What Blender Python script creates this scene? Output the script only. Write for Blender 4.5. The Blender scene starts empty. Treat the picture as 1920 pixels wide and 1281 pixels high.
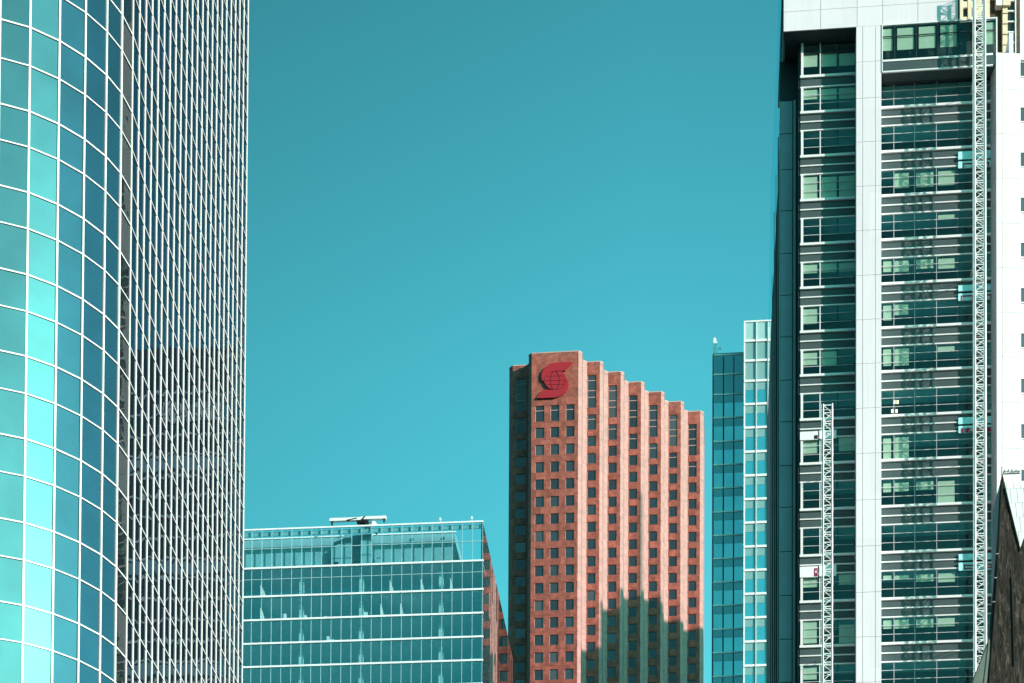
import bpy, math, random
from mathutils import Vector, Matrix
random.seed(7)
scene = bpy.context.scene
rad = math.radians

# ------------------------------------------------------------------ camera
F, U0, V0, VP = 4000.0, 960.0, 640.5, 2745.0
PITCH, ROLL = rad(1.75), rad(0.30)
CAM = Vector((0, 0, 1.6))
RM = Matrix.Rotation(math.pi / 2 + PITCH, 3, 'X') @ Matrix.Rotation(ROLL, 3, 'Z')
cd = bpy.data.cameras.new("camera")
cam = bpy.data.objects.new("camera", cd)
scene.collection.objects.link(cam)
cam.location = CAM
cam.rotation_euler = RM.to_euler()
cd.sensor_width = 36
cd.lens = F / 1920 * 36
cd.shift_y = (VP - V0) / 1920
cd.clip_start = 1
cd.clip_end = 6000
scene.camera = cam

# ------------------------------------------------------------------ sun and sky
GRID = rad(-5.5)                       # the street grid the towers follow
SUN_EL = rad(16.5)
SUN_ANG = rad(-30) + GRID              # compass angle of the sun, from +X
SUN = Vector((math.cos(SUN_ANG) * math.cos(SUN_EL), math.sin(SUN_ANG) * math.cos(SUN_EL), math.sin(SUN_EL)))
sl = bpy.data.lights.new("sun", 'SUN')
sl.energy = 4.9
sl.angle = rad(0.5)
sl.color = (1.0, 0.81, 0.80)
so = bpy.data.objects.new("sun", sl)
scene.collection.objects.link(so)
so.rotation_euler = SUN.to_track_quat('Z', 'Y').to_euler()
world = bpy.data.worlds.new("World")
scene.world = world
world.use_nodes = True
wn = world.node_tree.nodes
wl = world.node_tree.links
wn.clear()
sky = wn.new('ShaderNodeTexSky')
sky.sky_type = 'NISHITA'
sky.sun_disc = False
sky.sun_elevation = SUN_EL
sky.sun_rotation = math.pi / 2 - SUN_ANG
sky.air_density = 1.0
sky.dust_density = 1.2
sky.ozone_density = 1.0
tint = wn.new('ShaderNodeMix')
tint.data_type = 'RGBA'
tint.blend_type = 'MULTIPLY'
tint.inputs[0].default_value = 1
tint.inputs[7].default_value = (0.28, 1.22, 0.95, 1)
bg = wn.new('ShaderNodeBackground')
bg.inputs[1].default_value = 0.10
wo = wn.new('ShaderNodeOutputWorld')
wtc = wn.new('ShaderNodeTexCoord')
wsp = wn.new('ShaderNodeSeparateXYZ')
grade = wn.new('ShaderNodeValToRGB')
el = grade.color_ramp.elements
el[0].position = 0.0; el[0].color = (.10, .10, .10, 1)
el[1].position = 1.0; el[1].color = (.07, .07, .07, 1)
for pos, val in ((.20, .36), (.36, .80), (.48, .76), (.62, .54), (.75, .20)):
    e = el.new(pos); e.color = (val, val, val, 1)
gs = wn.new('ShaderNodeVectorMath')
gs.operation = 'SCALE'
gs.inputs['Scale'].default_value = 2.5
gm = wn.new('ShaderNodeMix')
gm.data_type = 'RGBA'
gm.blend_type = 'MULTIPLY'
gm.clamp_result = False
gm.inputs[0].default_value = 1
wl.new(wtc.outputs['Generated'], wsp.inputs[0])
wl.new(wsp.outputs['Z'], grade.inputs[0])
lat = wn.new('ShaderNodeMapRange')
lat.inputs[1].default_value = -0.12; lat.inputs[2].default_value = 0.05
lat.inputs[3].default_value = 0.82 * 2.5; lat.inputs[4].default_value = 1.13 * 2.5
wl.new(wsp.outputs['X'], lat.inputs[0])
dsun = wn.new('ShaderNodeVectorMath'); dsun.operation = 'DOT_PRODUCT'; dsun.inputs[1].default_value = SUN
mxs = wn.new('ShaderNodeMath'); mxs.operation = 'MAXIMUM'; mxs.inputs[1].default_value = 0
pws = wn.new('ShaderNodeMath'); pws.operation = 'POWER'; pws.inputs[1].default_value = 6
aur = wn.new('ShaderNodeMath'); aur.operation = 'MULTIPLY_ADD'; aur.inputs[1].default_value = 0.5; aur.inputs[2].default_value = 1
lau = wn.new('ShaderNodeMath'); lau.operation = 'MULTIPLY'
wl.new(wtc.outputs['Generated'], dsun.inputs[0]); wl.new(dsun.outputs['Value'], mxs.inputs[0])
wl.new(mxs.outputs[0], pws.inputs[0]); wl.new(pws.outputs[0], aur.inputs[0])
wl.new(lat.outputs[0], lau.inputs[0]); wl.new(aur.outputs[0], lau.inputs[1])
wl.new(lau.outputs[0], gs.inputs['Scale'])
hue = wn.new('ShaderNodeMapRange')
hue.inputs[1].default_value = 0.15; hue.inputs[2].default_value = 0.75
tc2 = wn.new('ShaderNodeMix'); tc2.data_type = 'RGBA'
tc2.inputs[6].default_value = (0.28, 1.22, 0.95, 1); tc2.inputs[7].default_value = (0.21, 1.14, 1.13, 1)
wl.new(wsp.outputs['X'], hue.inputs[0]); wl.new(hue.outputs[0], tc2.inputs[0])
wl.new(tc2.outputs[2], tint.inputs[7])
wl.new(grade.outputs[0], gs.inputs[0])
wl.new(sky.outputs[0], gm.inputs[6])
wl.new(gs.outputs[0], gm.inputs[7])
wl.new(gm.outputs[2], tint.inputs[6])
wl.new(tint.outputs[2], bg.inputs[0])
wl.new(bg.outputs[0], wo.inputs[0])
scene.view_settings.view_transform = 'Standard'
scene.view_settings.look = 'None'
scene.view_settings.gamma = 1
scene.view_settings.exposure = 0.30

# ------------------------------------------------------------------ helpers
def ray(u, v):
    return RM @ Vector(((u - U0) / F, (VP - v) / F, -1.0))
def at_z(u, v, z):
    d = ray(u, v)
    return CAM + d * ((z - CAM.z) / d.z)
def at_y(u, v, y):
    d = ray(u, v)
    return CAM + d * (y / d.y)
def proj(p):
    q = RM.transposed() @ (Vector(p) - CAM)
    if q.z > -1: return (-9999, -9999)
    return (U0 + F * q.x / -q.z, VP - F * q.y / -q.z)

class Frame:
    """A building's own axes: x along its front, y into the building."""
    def __init__(s, ox, oy, ang):
        s.o = Vector((ox, oy, 0)); s.a = ang
        s.ex = Vector((math.cos(ang), math.sin(ang), 0)); s.ey = Vector((-math.sin(ang), math.cos(ang), 0))
        s.m = Matrix.Translation(s.o) @ Matrix.Rotation(ang, 4, 'Z')
    def loc(s, u, v, d=0.0):
        r = ray(u, v)
        t = (d - (CAM - s.o).dot(s.ey)) / r.dot(s.ey)
        p = CAM + r * t
        return ((p - s.o).dot(s.ex), p.z)
    def x(s, u, d=0.0, v=640): return s.loc(u, v, d)[0]
    def z(s, u, v, d=0.0): return s.loc(u, v, d)[1]
    def world(s, x, y, z): return s.m @ Vector((x, y, z))

class MB:
    def __init__(s): s.v = []; s.f = []
    def poly(s, pts):
        n = len(s.v); s.v += [tuple(p) for p in pts]; s.f.append(tuple(range(n, n + len(pts)))); return s
    def box(s, x0, x1, y0, y1, z0, z1):
        if x0 > x1: x0, x1 = x1, x0
        if y0 > y1: y0, y1 = y1, y0
        if z0 > z1: z0, z1 = z1, z0
        n = len(s.v)
        s.v += [(x0,y0,z0),(x1,y0,z0),(x1,y1,z0),(x0,y1,z0),(x0,y0,z1),(x1,y0,z1),(x1,y1,z1),(x0,y1,z1)]
        s.f += [tuple(n + i for i in q) for q in ((0,3,2,1),(4,5,6,7),(0,1,5,4),(1,2,6,5),(2,3,7,6),(3,0,4,7))]
        return s
    def prism(s, plan, z0, z1):
        n = len(s.v); k = len(plan)
        s.v += [(p[0], p[1], z0) for p in plan] + [(p[0], p[1], z1) for p in plan]
        for i in range(k):
            j = (i + 1) % k
            s.f.append((n+i, n+j, n+k+j, n+k+i))
        s.f.append(tuple(n+k+i for i in range(k))); s.f.append(tuple(n+k-1-i for i in range(k)))
        return s
    def slab(s, pts, y0, y1):
        """polygon given as (x,z), extruded in y"""
        n = len(s.v); k = len(pts)
        s.v += [(p[0], y0, p[1]) for p in pts] + [(p[0], y1, p[1]) for p in pts]
        for i in range(k):
            j = (i + 1) % k
            s.f.append((n+i, n+k+i, n+k+j, n+j))
        s.f.append(tuple(n+i for i in range(k))); s.f.append(tuple(n+2*k-1-i for i in range(k)))
        return s
    def bar(s, p, q, r=0.05, k=4):
        p = Vector(p); q = Vector(q); d = (q - p).normalized()
        a = d.orthogonal().normalized() if abs(d.z) < 0.99 else Vector((1, 0, 0))
        if abs(d.z) < 0.99: a = d.cross(Vector((0, 0, 1))).normalized()
        b = d.cross(a)
        n = len(s.v)
        for e in (p, q):
            for i in range(k):
                t = 2 * math.pi * (i + .5) / k
                s.v.append(tuple(e + a * (math.cos(t) * r) + b * (math.sin(t) * r)))
        for i in range(k):
            j = (i + 1) % k
            s.f.append((n+i, n+j, n+k+j, n+k+i))
        s.f.append(tuple(n+k-1-i for i in range(k))); s.f.append(tuple(n+k+i for i in range(k)))
        return s
    def add(s, o):
        n = len(s.v); s.v += o.v; s.f += [tuple(n + i for i in f) for f in o.f]; return s
    def mesh(s, name, mat):
        me = bpy.data.meshes.new(name)
        me.from_pydata(s.v, [], s.f)
        me.materials.append(mat)
        me.update()
        return me
    def build(s, name, mat, parent=None, bevel=0):
        o = bpy.data.objects.new(name, s.mesh(name, mat))
        scene.collection.objects.link(o)
        if parent is not None: o.parent = parent
        if bevel:
            m = o.modifiers.new('bevel', 'BEVEL'); m.width = bevel; m.segments = 1; m.limit_method = 'ANGLE'
        return o

def tag(o, label=None, cat=None, group=None, kind=None):
    if label: o['label'] = label
    if cat: o['category'] = cat
    if group: o['group'] = group
    if kind: o['kind'] = kind
    return o
def thing(name, label, cat, fr=None, loc=None, ang=0, group=None):
    o = bpy.data.objects.new(name, None)
    scene.collection.objects.link(o)
    o.location = fr.o if loc is None else loc
    o.rotation_euler = (0, 0, fr.a if fr is not None else ang)
    o.empty_display_size = 1
    return tag(o, label, cat, group)

def seg(mb, p, q, z0, z1, holes=(), depth=0.3):
    """wall from plan point p to q (outside on the right of p->q), with real openings"""
    p = Vector((p[0], p[1])); q = Vector((q[0], q[1])); L = (q - p).length
    d = (q - p) / L; n = Vector((-d.y, d.x))
    P = lambda a, z, e=0.0: (p.x + d.x*a + n.x*e, p.y + d.y*a + n.y*e, z)
    xs = sorted({0.0, L, *[h[0] for h in holes], *[h[1] for h in holes]})
    zs = sorted({z0, z1, *[h[2] for h in holes], *[h[3] for h in holes]})
    hs = set()
    for h in holes:
        for i in range(len(xs) - 1):
            if xs[i] >= h[0] - 1e-6 and xs[i+1] <= h[1] + 1e-6:
                for j in range(len(zs) - 1):
                    if zs[j] >= h[2] - 1e-6 and zs[j+1] <= h[3] + 1e-6: hs.add((i, j))
    for i in range(len(xs) - 1):
        for j in range(len(zs) - 1):
            if (i, j) not in hs:
                mb.poly([P(xs[i], zs[j]), P(xs[i+1], zs[j]), P(xs[i+1], zs[j+1]), P(xs[i], zs[j+1])])
    for a0, a1, b0, b1 in holes:
        mb.poly([P(a0,b0), P(a0,b1), P(a0,b1,depth), P(a0,b0,depth)])
        mb.poly([P(a1,b0), P(a1,b0,depth), P(a1,b1,depth), P(a1,b1)])
        mb.poly([P(a0,b0), P(a0,b0,depth), P(a1,b0,depth), P(a1,b0)])
        mb.poly([P(a0,b1), P(a1,b1), P(a1,b1,depth), P(a0,b1,depth)])
def pane(p, q, a0, a1, z0, z1, inset=0.0, tilt=0.0):
    p = Vector((p[0], p[1])); q = Vector((q[0], q[1])); L = (q - p).length
    d = (q - p) / L; n = Vector((-d.y, d.x))
    mb = MB()
    e = [inset + random.uniform(-tilt, tilt) for _ in range(4)]
    e[2] = e[1] + e[3] - e[0]                  # keep the tilted pane flat
    c = [(a0, z0), (a1, z0), (a1, z1), (a0, z1)]
    mb.poly([(p.x + d.x*a + n.x*k, p.y + d.y*a + n.y*k, z) for (a, z), k in zip(c, e)])
    return mb
def ringframe(p, q, a0, a1, z0, z1, w, inset, proud):
    p = Vector((p[0], p[1])); q = Vector((q[0], q[1])); L = (q - p).length
    d = (q - p) / L; n = Vector((-d.y, d.x)); mb = MB()
    def bx(A0, A1, Z0, Z1):
        pl = [(p.x + d.x*a + n.x*k, p.y + d.y*a + n.y*k) for a, k in ((A0, inset-proud), (A1, inset-proud), (A1, inset+.02), (A0, inset+.02))]
        mb.prism(pl, Z0, Z1)
    bx(a0, a0+w, z0, z1); bx(a1-w, a1, z0, z1); bx(a0+w, a1-w, z0, z0+w); bx(a0+w, a1-w, z1-w, z1)
    return mb
def area_px(mb, fr):
    w = [proj(fr.m @ Vector(v)) for v in mb.v[:4]]
    cx = sum(p[0] for p in w) / 4; cy = sum(p[1] for p in w) / 4
    if not (-30 < cx < 1950 and -30 < cy < 1311): return 0
    return abs(sum(w[i][0]*w[(i+1)%4][1] - w[(i+1)%4][0]*w[i][1] for i in range(4))) / 2
def emit(wins, fr, parent, mat, name='window', frame_mat=None, limit=100, boost=None):
    """wins: list of (pane MB, frame MB or None).  The largest in view are parts, the rest one mass."""
    sc = sorted(range(len(wins)), key=lambda i: -(area_px(wins[i][0], fr) * (boost(wins[i][0]) if boost else 1)))
    rest = MB(); restf = MB(); n = 0
    for i in sc:
        pm, fm = wins[i]
        if n < limit and area_px(pm, fr) > 0:
            n += 1
            mt = random.choice(mat) if isinstance(mat, list) else mat
            if fm is not None:
                o = fm.build(name, frame_mat, parent); pm.build('pane', mt, o)
            else: pm.build(name, mt, parent)
        else:
            rest.add(pm)
            if fm is not None: restf.add(fm)
    if isinstance(mat, list): mat = mat[0]
    if rest.v:
        if restf.v:
            o = restf.build(name, frame_mat, parent); tag(o, kind='stuff'); tag(rest.build('pane', mat, o), kind='stuff')
        else: tag(rest.build(name, mat, parent), kind='stuff')

# ------------------------------------------------------------------ materials
def new_mat(name):
    m = bpy.data.materials.new(name); m.use_nodes = True
    return m, m.node_tree.nodes, m.node_tree.links
def matte(name, col, rough=0.6, vary=0.08, scale=0.6, spec=0.3, col2=None, bump=0.0, bscale=8, metal=0):
    m, n, l = new_mat(name); b = n['Principled BSDF']
    b.inputs['Roughness'].default_value = rough
    b.inputs['Metallic'].default_value = metal
    b.inputs['Specular IOR Level'].default_value = spec
    tc = n.new('ShaderNodeTexCoord'); nz = n.new('ShaderNodeTexNoise')
    nz.inputs['Scale'].default_value = scale; nz.inputs['Detail'].default_value = 5; nz.inputs['Roughness'].default_value = .6
    l.new(tc.outputs['Object'], nz.inputs['Vector'])
    cr = n.new('ShaderNodeValToRGB')
    c2 = col2 or tuple(min(1, c * (1 + vary)) for c in col); c1 = tuple(c * (1 - vary) for c in col) if not col2 else col
    cr.color_ramp.elements[0].position = .32; cr.color_ramp.elements[1].position = .68
    cr.color_ramp.elements[0].color = (*c1, 1); cr.color_ramp.elements[1].color = (*c2, 1)
    l.new(nz.outputs[0], cr.inputs[0]); l.new(cr.outputs[0], b.inputs['Base Color'])
    if bump:
        n2 = n.new('ShaderNodeTexNoise'); n2.inputs['Scale'].default_value = bscale; n2.inputs['Detail'].default_value = 4
        l.new(tc.outputs['Object'], n2.inputs['Vector'])
        bp = n.new('ShaderNodeBump'); bp.inputs['Distance'].default_value = bump; bp.inputs['Strength'].default_value = 1
        l.new(n2.outputs[0], bp.inputs['Height']); l.new(bp.outputs[0], b.inputs['Normal'])
    return m
def mirror_glass(name, body, tintc, refl, rough=0.02, wave=0.0, wscale=0.5, vary=.1, graz=False):
    """opaque coated glazing: dark body, strong sky reflection, slightly wavy sheets"""
    m, n, l = new_mat(name); n.remove(n['Principled BSDF']); out = n['Material Output']
    tc = n.new('ShaderNodeTexCoord')
    df = n.new('ShaderNodeBsdfDiffuse'); gl = n.new('ShaderNodeBsdfGlossy'); mx = n.new('ShaderNodeMixShader')
    df.inputs[0].default_value = (*body, 1); gl.inputs['Roughness'].default_value = rough
    nz = n.new('ShaderNodeTexNoise'); nz.inputs['Scale'].default_value = .33; nz.inputs['Detail'].default_value = 3
    l.new(tc.outputs['Object'], nz.inputs['Vector'])
    cr = n.new('ShaderNodeValToRGB')
    cr.color_ramp.elements[0].position = .3; cr.color_ramp.elements[1].position = .7
    cr.color_ramp.elements[0].color = (*[c*(1-vary) for c in tintc], 1); cr.color_ramp.elements[1].color = (*[min(1, c*(1+vary)) for c in tintc], 1)
    l.new(nz.outputs[0], cr.inputs[0]); l.new(cr.outputs[0], gl.inputs[0])
    if graz:
        fr = n.new('ShaderNodeFresnel'); fr.inputs[0].default_value = 1.6
        mr = n.new('ShaderNodeMapRange'); mr.inputs[3].default_value = refl; mr.inputs[4].default_value = 1
        l.new(fr.outputs[0], mr.inputs[0]); l.new(mr.outputs[0], mx.inputs[0])
    else: mx.inputs[0].default_value = refl
    l.new(df.outputs[0], mx.inputs[1]); l.new(gl.outputs[0], mx.inputs[2]); l.new(mx.outputs[0], out.inputs[0])
    if wave:
        n2 = n.new('ShaderNodeTexNoise'); n2.inputs['Scale'].default_value = wscale; n2.inputs['Detail'].default_value = 1.0
        l.new(tc.outputs['Object'], n2.inputs['Vector'])
        bp = n.new('ShaderNodeBump'); bp.inputs['Distance'].default_value = wave; bp.inputs['Strength'].default_value = 1
        l.new(n2.outputs[0], bp.inputs['Height']); l.new(bp.outputs[0], gl.inputs['Normal'])
    return m
def clear_glass(name, tr, tintc, base=0.10, ior=1.7, rough=0.01):
    """thin tinted see-through glazing"""
    m, n, l = new_mat(name); n.remove(n['Principled BSDF']); out = n['Material Output']
    t = n.new('ShaderNodeBsdfTransparent'); t.inputs[0].default_value = (*tr, 1)
    g = n.new('ShaderNodeBsdfGlossy'); g.inputs[0].default_value = (*tintc, 1); g.inputs['Roughness'].default_value = rough
    # Schlick reflectance from the angle alone, the same from inside and outside
    ge = n.new('ShaderNodeNewGeometry'); dt = n.new('ShaderNodeVectorMath'); dt.operation = 'DOT_PRODUCT'
    l.new(ge.outputs['Incoming'], dt.inputs[0]); l.new(ge.outputs['Normal'], dt.inputs[1])
    ab = n.new('ShaderNodeMath'); ab.operation = 'ABSOLUTE'; l.new(dt.outputs['Value'], ab.inputs[0])
    su = n.new('ShaderNodeMath'); su.operation = 'SUBTRACT'; su.inputs[0].default_value = 1; l.new(ab.outputs[0], su.inputs[1])
    fr = n.new('ShaderNodeMath'); fr.operation = 'POWER'; fr.inputs[1].default_value = 5; l.new(su.outputs[0], fr.inputs[0])
    mr = n.new('ShaderNodeMapRange'); mr.inputs[3].default_value = base; mr.inputs[4].default_value = 1
    mx = n.new('ShaderNodeMixShader')
    l.new(fr.outputs[0], mr.inputs[0]); l.new(mr.outputs[0], mx.inputs[0])
    l.new(t.outputs[0], mx.inputs[1]); l.new(g.outputs[0], mx.inputs[2]); l.new(mx.outputs[0], out.inputs[0])
    return m
def emis(name, col, s):
    m, n, l = new_mat(name); b = n['Principled BSDF']
    b.inputs['Base Color'].default_value = (*col, 1); b.inputs['Emission Color'].default_value = (*col, 1); b.inputs['Emission Strength'].default_value = s
    return m
def granite(name, lift=1.0, pale=0.0):
    """red granite cladding: slabs of slightly different tone with fine joints and mottling"""
    m, n, l = new_mat(name); b = n['Principled BSDF']
    tc = n.new('ShaderNodeTexCoord')
    mp = n.new('ShaderNodeMapping'); mp.inputs['Scale'].default_value = (1/1.15, 1/1.15, 1/1.94)
    l.new(tc.outputs['Object'], mp.inputs['Vector'])
    fl = n.new('ShaderNodeVectorMath'); fl.operation = 'FLOOR'; l.new(mp.outputs[0], fl.inputs[0])
    wn_ = n.new('ShaderNodeTexWhiteNoise'); wn_.noise_dimensions = '3D'; l.new(fl.outputs[0], wn_.inputs['Vector'])
    nz = n.new('ShaderNodeTexNoise'); nz.inputs['Scale'].default_value = .9; nz.inputs['Detail'].default_value = 7; nz.inputs['Roughness'].default_value = .72
    l.new(tc.outputs['Object'], nz.inputs['Vector'])
    cr = n.new('ShaderNodeValToRGB')
    cr.color_ramp.elements[0].position = .33; cr.color_ramp.elements[1].position = .68
    cr.color_ramp.elements[0].color = (.23, .062, .045, 1); cr.color_ramp.elements[1].color = (.50, .142, .098, 1)
    l.new(nz.outputs[0], cr.inputs[0])
    mr = n.new('ShaderNodeMapRange'); mr.inputs[3].default_value = .92 if pale else .74; mr.inputs[4].default_value = 1.06 if pale else 1.16
    l.new(wn_.outputs['Value'], mr.inputs[0])
    mu = n.new('ShaderNodeVectorMath'); mu.operation = 'SCALE'; l.new(cr.outputs[0], mu.inputs[0]); l.new(mr.outputs[0], mu.inputs['Scale'])
    # joints between slabs (height direction)
    sp = n.new('ShaderNodeSeparateXYZ'); l.new(mp.outputs[0], sp.inputs[0])
    frz = n.new('ShaderNodeMath'); frz.operation = 'FRACT'; l.new(sp.outputs['Z'], frz.inputs[0])
    lt = n.new('ShaderNodeMath'); lt.operation = 'LESS_THAN'; lt.inputs[1].default_value = .035; l.new(frz.outputs[0], lt.inputs[0])
    mm = n.new('ShaderNodeMix'); mm.data_type = 'RGBA'; mm.blend_type = 'MULTIPLY'; mm.inputs[7].default_value = (.85, .82, .8, 1) if pale else (.62, .55, .52, 1)
    l.new(lt.outputs[0], mm.inputs[0]); l.new(mu.outputs[0], mm.inputs[6]); l.new(mm.outputs[2], b.inputs['Base Color'])
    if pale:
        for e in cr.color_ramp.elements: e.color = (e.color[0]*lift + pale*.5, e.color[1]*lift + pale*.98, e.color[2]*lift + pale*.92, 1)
    b.inputs['Roughness'].default_value = .45; b.inputs['Specular IOR Level'].default_value = .4
    return m
def panel(name, col, amt):
    m, n, l = new_mat(name); b = n['Principled BSDF']; b.inputs['Roughness'].default_value = .45; b.inputs['Specular IOR Level'].default_value = .3
    tc = n.new('ShaderNodeTexCoord'); mp = n.new('ShaderNodeMapping'); mp.inputs['Scale'].default_value = (5, 5, .22)
    l.new(tc.outputs['Object'], mp.inputs['Vector'])
    st = n.new('ShaderNodeTexNoise'); st.inputs['Scale'].default_value = 1; st.inputs['Detail'].default_value = 6; l.new(mp.outputs[0], st.inputs['Vector'])
    m2 = n.new('ShaderNodeMapping'); m2.inputs['Scale'].default_value = (.8, .8, .25); l.new(tc.outputs['Object'], m2.inputs['Vector'])
    fl = n.new('ShaderNodeVectorMath'); fl.operation = 'FLOOR'; l.new(m2.outputs[0], fl.inputs[0])
    wn_ = n.new('ShaderNodeTexWhiteNoise'); wn_.noise_dimensions = '3D'; l.new(fl.outputs[0], wn_.inputs['Vector'])
    ad = n.new('ShaderNodeMath'); ad.operation = 'MULTIPLY_ADD'; ad.inputs[1].default_value = .35; l.new(wn_.outputs['Value'], ad.inputs[0]); l.new(st.outputs[0], ad.inputs[2])
    cr = n.new('ShaderNodeValToRGB')
    cr.color_ramp.elements[0].position = .38; cr.color_ramp.elements[0].color = (*[c*(1 - amt*1.6) for c in col], 1)
    cr.color_ramp.elements[1].position = .85; cr.color_ramp.elements[1].color = (*[min(.92, c*(1 + amt*.5)) for c in col], 1)
    l.new(ad.outputs[0], cr.inputs[0]); l.new(cr.outputs[0], b.inputs['Base Color'])
    return m
def stone(name):
    """weathered rubble: streaky tilted courses, deep bump"""
    m, n, l = new_mat(name); b = n['Principled BSDF']; b.inputs['Roughness'].default_value = .9; b.inputs['Specular IOR Level'].default_value = .15
    tc = n.new('ShaderNodeTexCoord'); mp = n.new('ShaderNodeMapping'); mp.inputs['Rotation'].default_value = (0, rad(-28), 0); mp.inputs['Scale'].default_value = (7, 7, 1.7)
    l.new(tc.outputs['Object'], mp.inputs['Vector'])
    a = n.new('ShaderNodeTexNoise'); a.inputs['Scale'].default_value = 1.3; a.inputs['Detail'].default_value = 9; a.inputs['Roughness'].default_value = .68; a.inputs['Distortion'].default_value = .8
    l.new(mp.outputs[0], a.inputs['Vector'])
    cr = n.new('ShaderNodeValToRGB')
    cr.color_ramp.elements[0].position = .36; cr.color_ramp.elements[0].color = (.012, .012, .011, 1)
    cr.color_ramp.elements[1].position = .72; cr.color_ramp.elements[1].color = (.17, .135, .105, 1)
    e = cr.color_ramp.elements.new(.54); e.color = (.05, .042, .034, 1)
    l.new(a.outputs[0], cr.inputs[0]); l.new(cr.outputs[0], b.inputs['Base Color'])
    bp = n.new('ShaderNodeBump'); bp.inputs['Distance'].default_value = .10; bp.inputs['Strength'].default_value = 1
    l.new(a.outputs[0], bp.inputs['Height']); l.new(bp.outputs[0], b.inputs['Normal'])
    return m
M = {}
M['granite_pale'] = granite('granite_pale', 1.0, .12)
M['white_panel'] = panel('white_panel', (.81, .75, .78), .035)
M['white_bright'] = matte('white_bright', (.88, .88, .86), .5, .02, .4)
M['white_pier'] = panel('white_pier', (.80, .78, .77), .035)
M['column_paint'] = matte('column_paint', (.50, .66, .65), .6, .25, .45)
M['joint'] = matte('joint', (.38, .40, .42), .8)
M['joint_pale'] = matte('joint_pale', (.58, .60, .60), .5)
M['white_metal'] = matte('white_metal', (.82, .82, .80), .35, .03)
M['fin_white'] = matte('fin_white', (.86, .82, .76), .4, .04)
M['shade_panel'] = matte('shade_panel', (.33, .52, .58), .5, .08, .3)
M['dark_metal'] = matte('dark_metal', (.03, .045, .05), .45)
M['grey_spandrel'] = matte('grey_spandrel', (.062, .092, .094), .5, .10, .4, bump=.004, bscale=30)
M['dark_room'] = matte('dark_room', (.035, .05, .05), .9)
M['mid_room'] = matte('mid_room', (.20, .55, .62), .9, .25, .25)
M['room_ceiling'] = matte('room_ceiling', (.35, .45, .45), .9)
M['blind'] = matte('blind', (.60, .63, .54), .8, .05, 2)
M['granite'] = granite('granite')
M['granite_cap'] = matte('granite_cap', (.60, .36, .30), .5, .1)
M['window_dark'] = mirror_glass('window_dark', (.028, .036, .045), (.75, .62, .66), .10, .03, .002, .5, .2)
M['curved_glass'] = mirror_glass('curved_glass', (.008, .028, .032), (.95, .82, .83), .27, .03, .0015, .5, .14)
M['flat_glass'] = mirror_glass('flat_glass', (.004, .010, .016), (.46, .54, .66), .28, .004, .010, .6, .1)
M['window_dim'] = mirror_glass('window_dim', (.040, .052, .060), (.75, .62, .66), .12, .03, .004, .5, .2)
M['window_grey'] = mirror_glass('window_grey', (.075, .075, .078), (.75, .62, .66), .14, .03, .004, .5, .2)
M['slot_glass'] = mirror_glass('slot_glass', (.012, .016, .018), (.5, .55, .55), .22, .01, .004, .8)
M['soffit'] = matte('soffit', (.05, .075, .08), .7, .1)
M['blue_side'] = mirror_glass('blue_side', (.02, .08, .09), (.9, .8, .75), .75, .01, .001, .3, .05)
M['tower_glass'] = clear_glass('tower_glass', (.72, .87, .80), (.5, .8, .78), .06, 1.5)
M['blue_glass'] = clear_glass('blue_glass', (.78, .96, .97), (.50, .98, 1.0), .27, 1.6)
M['parapet_glass'] = clear_glass('parapet_glass', (.82, .97, .98), (.7, .9, .95), .05, 1.4)
M['band_white'] = matte('band_white', (.88, .92, .92), .4, .03)
M['blue_mullion'] = matte('blue_mullion', (.32, .54, .57), .4, .05)
M['screen'] = matte('screen', (.16, .40, .44), .6, .12, .2)
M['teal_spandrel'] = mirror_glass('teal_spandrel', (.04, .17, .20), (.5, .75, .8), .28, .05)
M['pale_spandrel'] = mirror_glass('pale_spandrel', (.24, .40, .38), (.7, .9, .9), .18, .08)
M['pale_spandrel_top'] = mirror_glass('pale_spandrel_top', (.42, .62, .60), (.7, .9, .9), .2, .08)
M['cyan_window'] = mirror_glass('cyan_window', (.03, .26, .32), (.5, .9, 1.0), .48, .03, .001, .4)
M['logo_red'] = matte('logo_red', (.40, .024, .036), .4, .03)
M['logo_dark'] = matte('logo_dark', (.12, .01, .02), .6)
M['truss'] = matte('truss', (.86, .86, .84), .4, .05)
M['membrane'] = matte('membrane', (.42, .86, .90), .6, .15, 1.2)
M['membrane_white'] = matte('membrane_white', (.86, .88, .88), .6, .03)
M['maroon'] = matte('maroon', (.28, .02, .06), .6)
M['pink'] = matte('pink', (.75, .55, .60), .6)
M['black'] = matte('black', (.012, .012, .014), .6)
M['beige'] = matte('beige', (.80, .66, .46), .7, .12, .8)
M['brown'] = matte('brown', (.10, .065, .045), .8, .35, 1.5)
M['dark_pane'] = mirror_glass('dark_pane', (.03, .03, .025), (.5, .5, .45), .1, .05)
M['stone'] = stone('stone')
M['slate'] = matte('slate', (.016, .017, .017), .7, .4, 2)
M['olive'] = matte('olive', (.16, .19, .155), .4, .2, 1.5)
M['roof_white'] = matte('roof_white', (.84, .84, .82), .5, .05, 1.5)
M['city_ground'] = matte('city_ground', (.045, .05, .052), .95, .3, .05)
M['asphalt'] = matte('asphalt', (.05, .05, .052), .9, .2, .3)
M['concrete'] = matte('concrete', (.32, .32, .31), .9, .15, .2)
M['lamp_lit'] = emis('lamp_lit', (1, .82, .55), 2.0)

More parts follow.
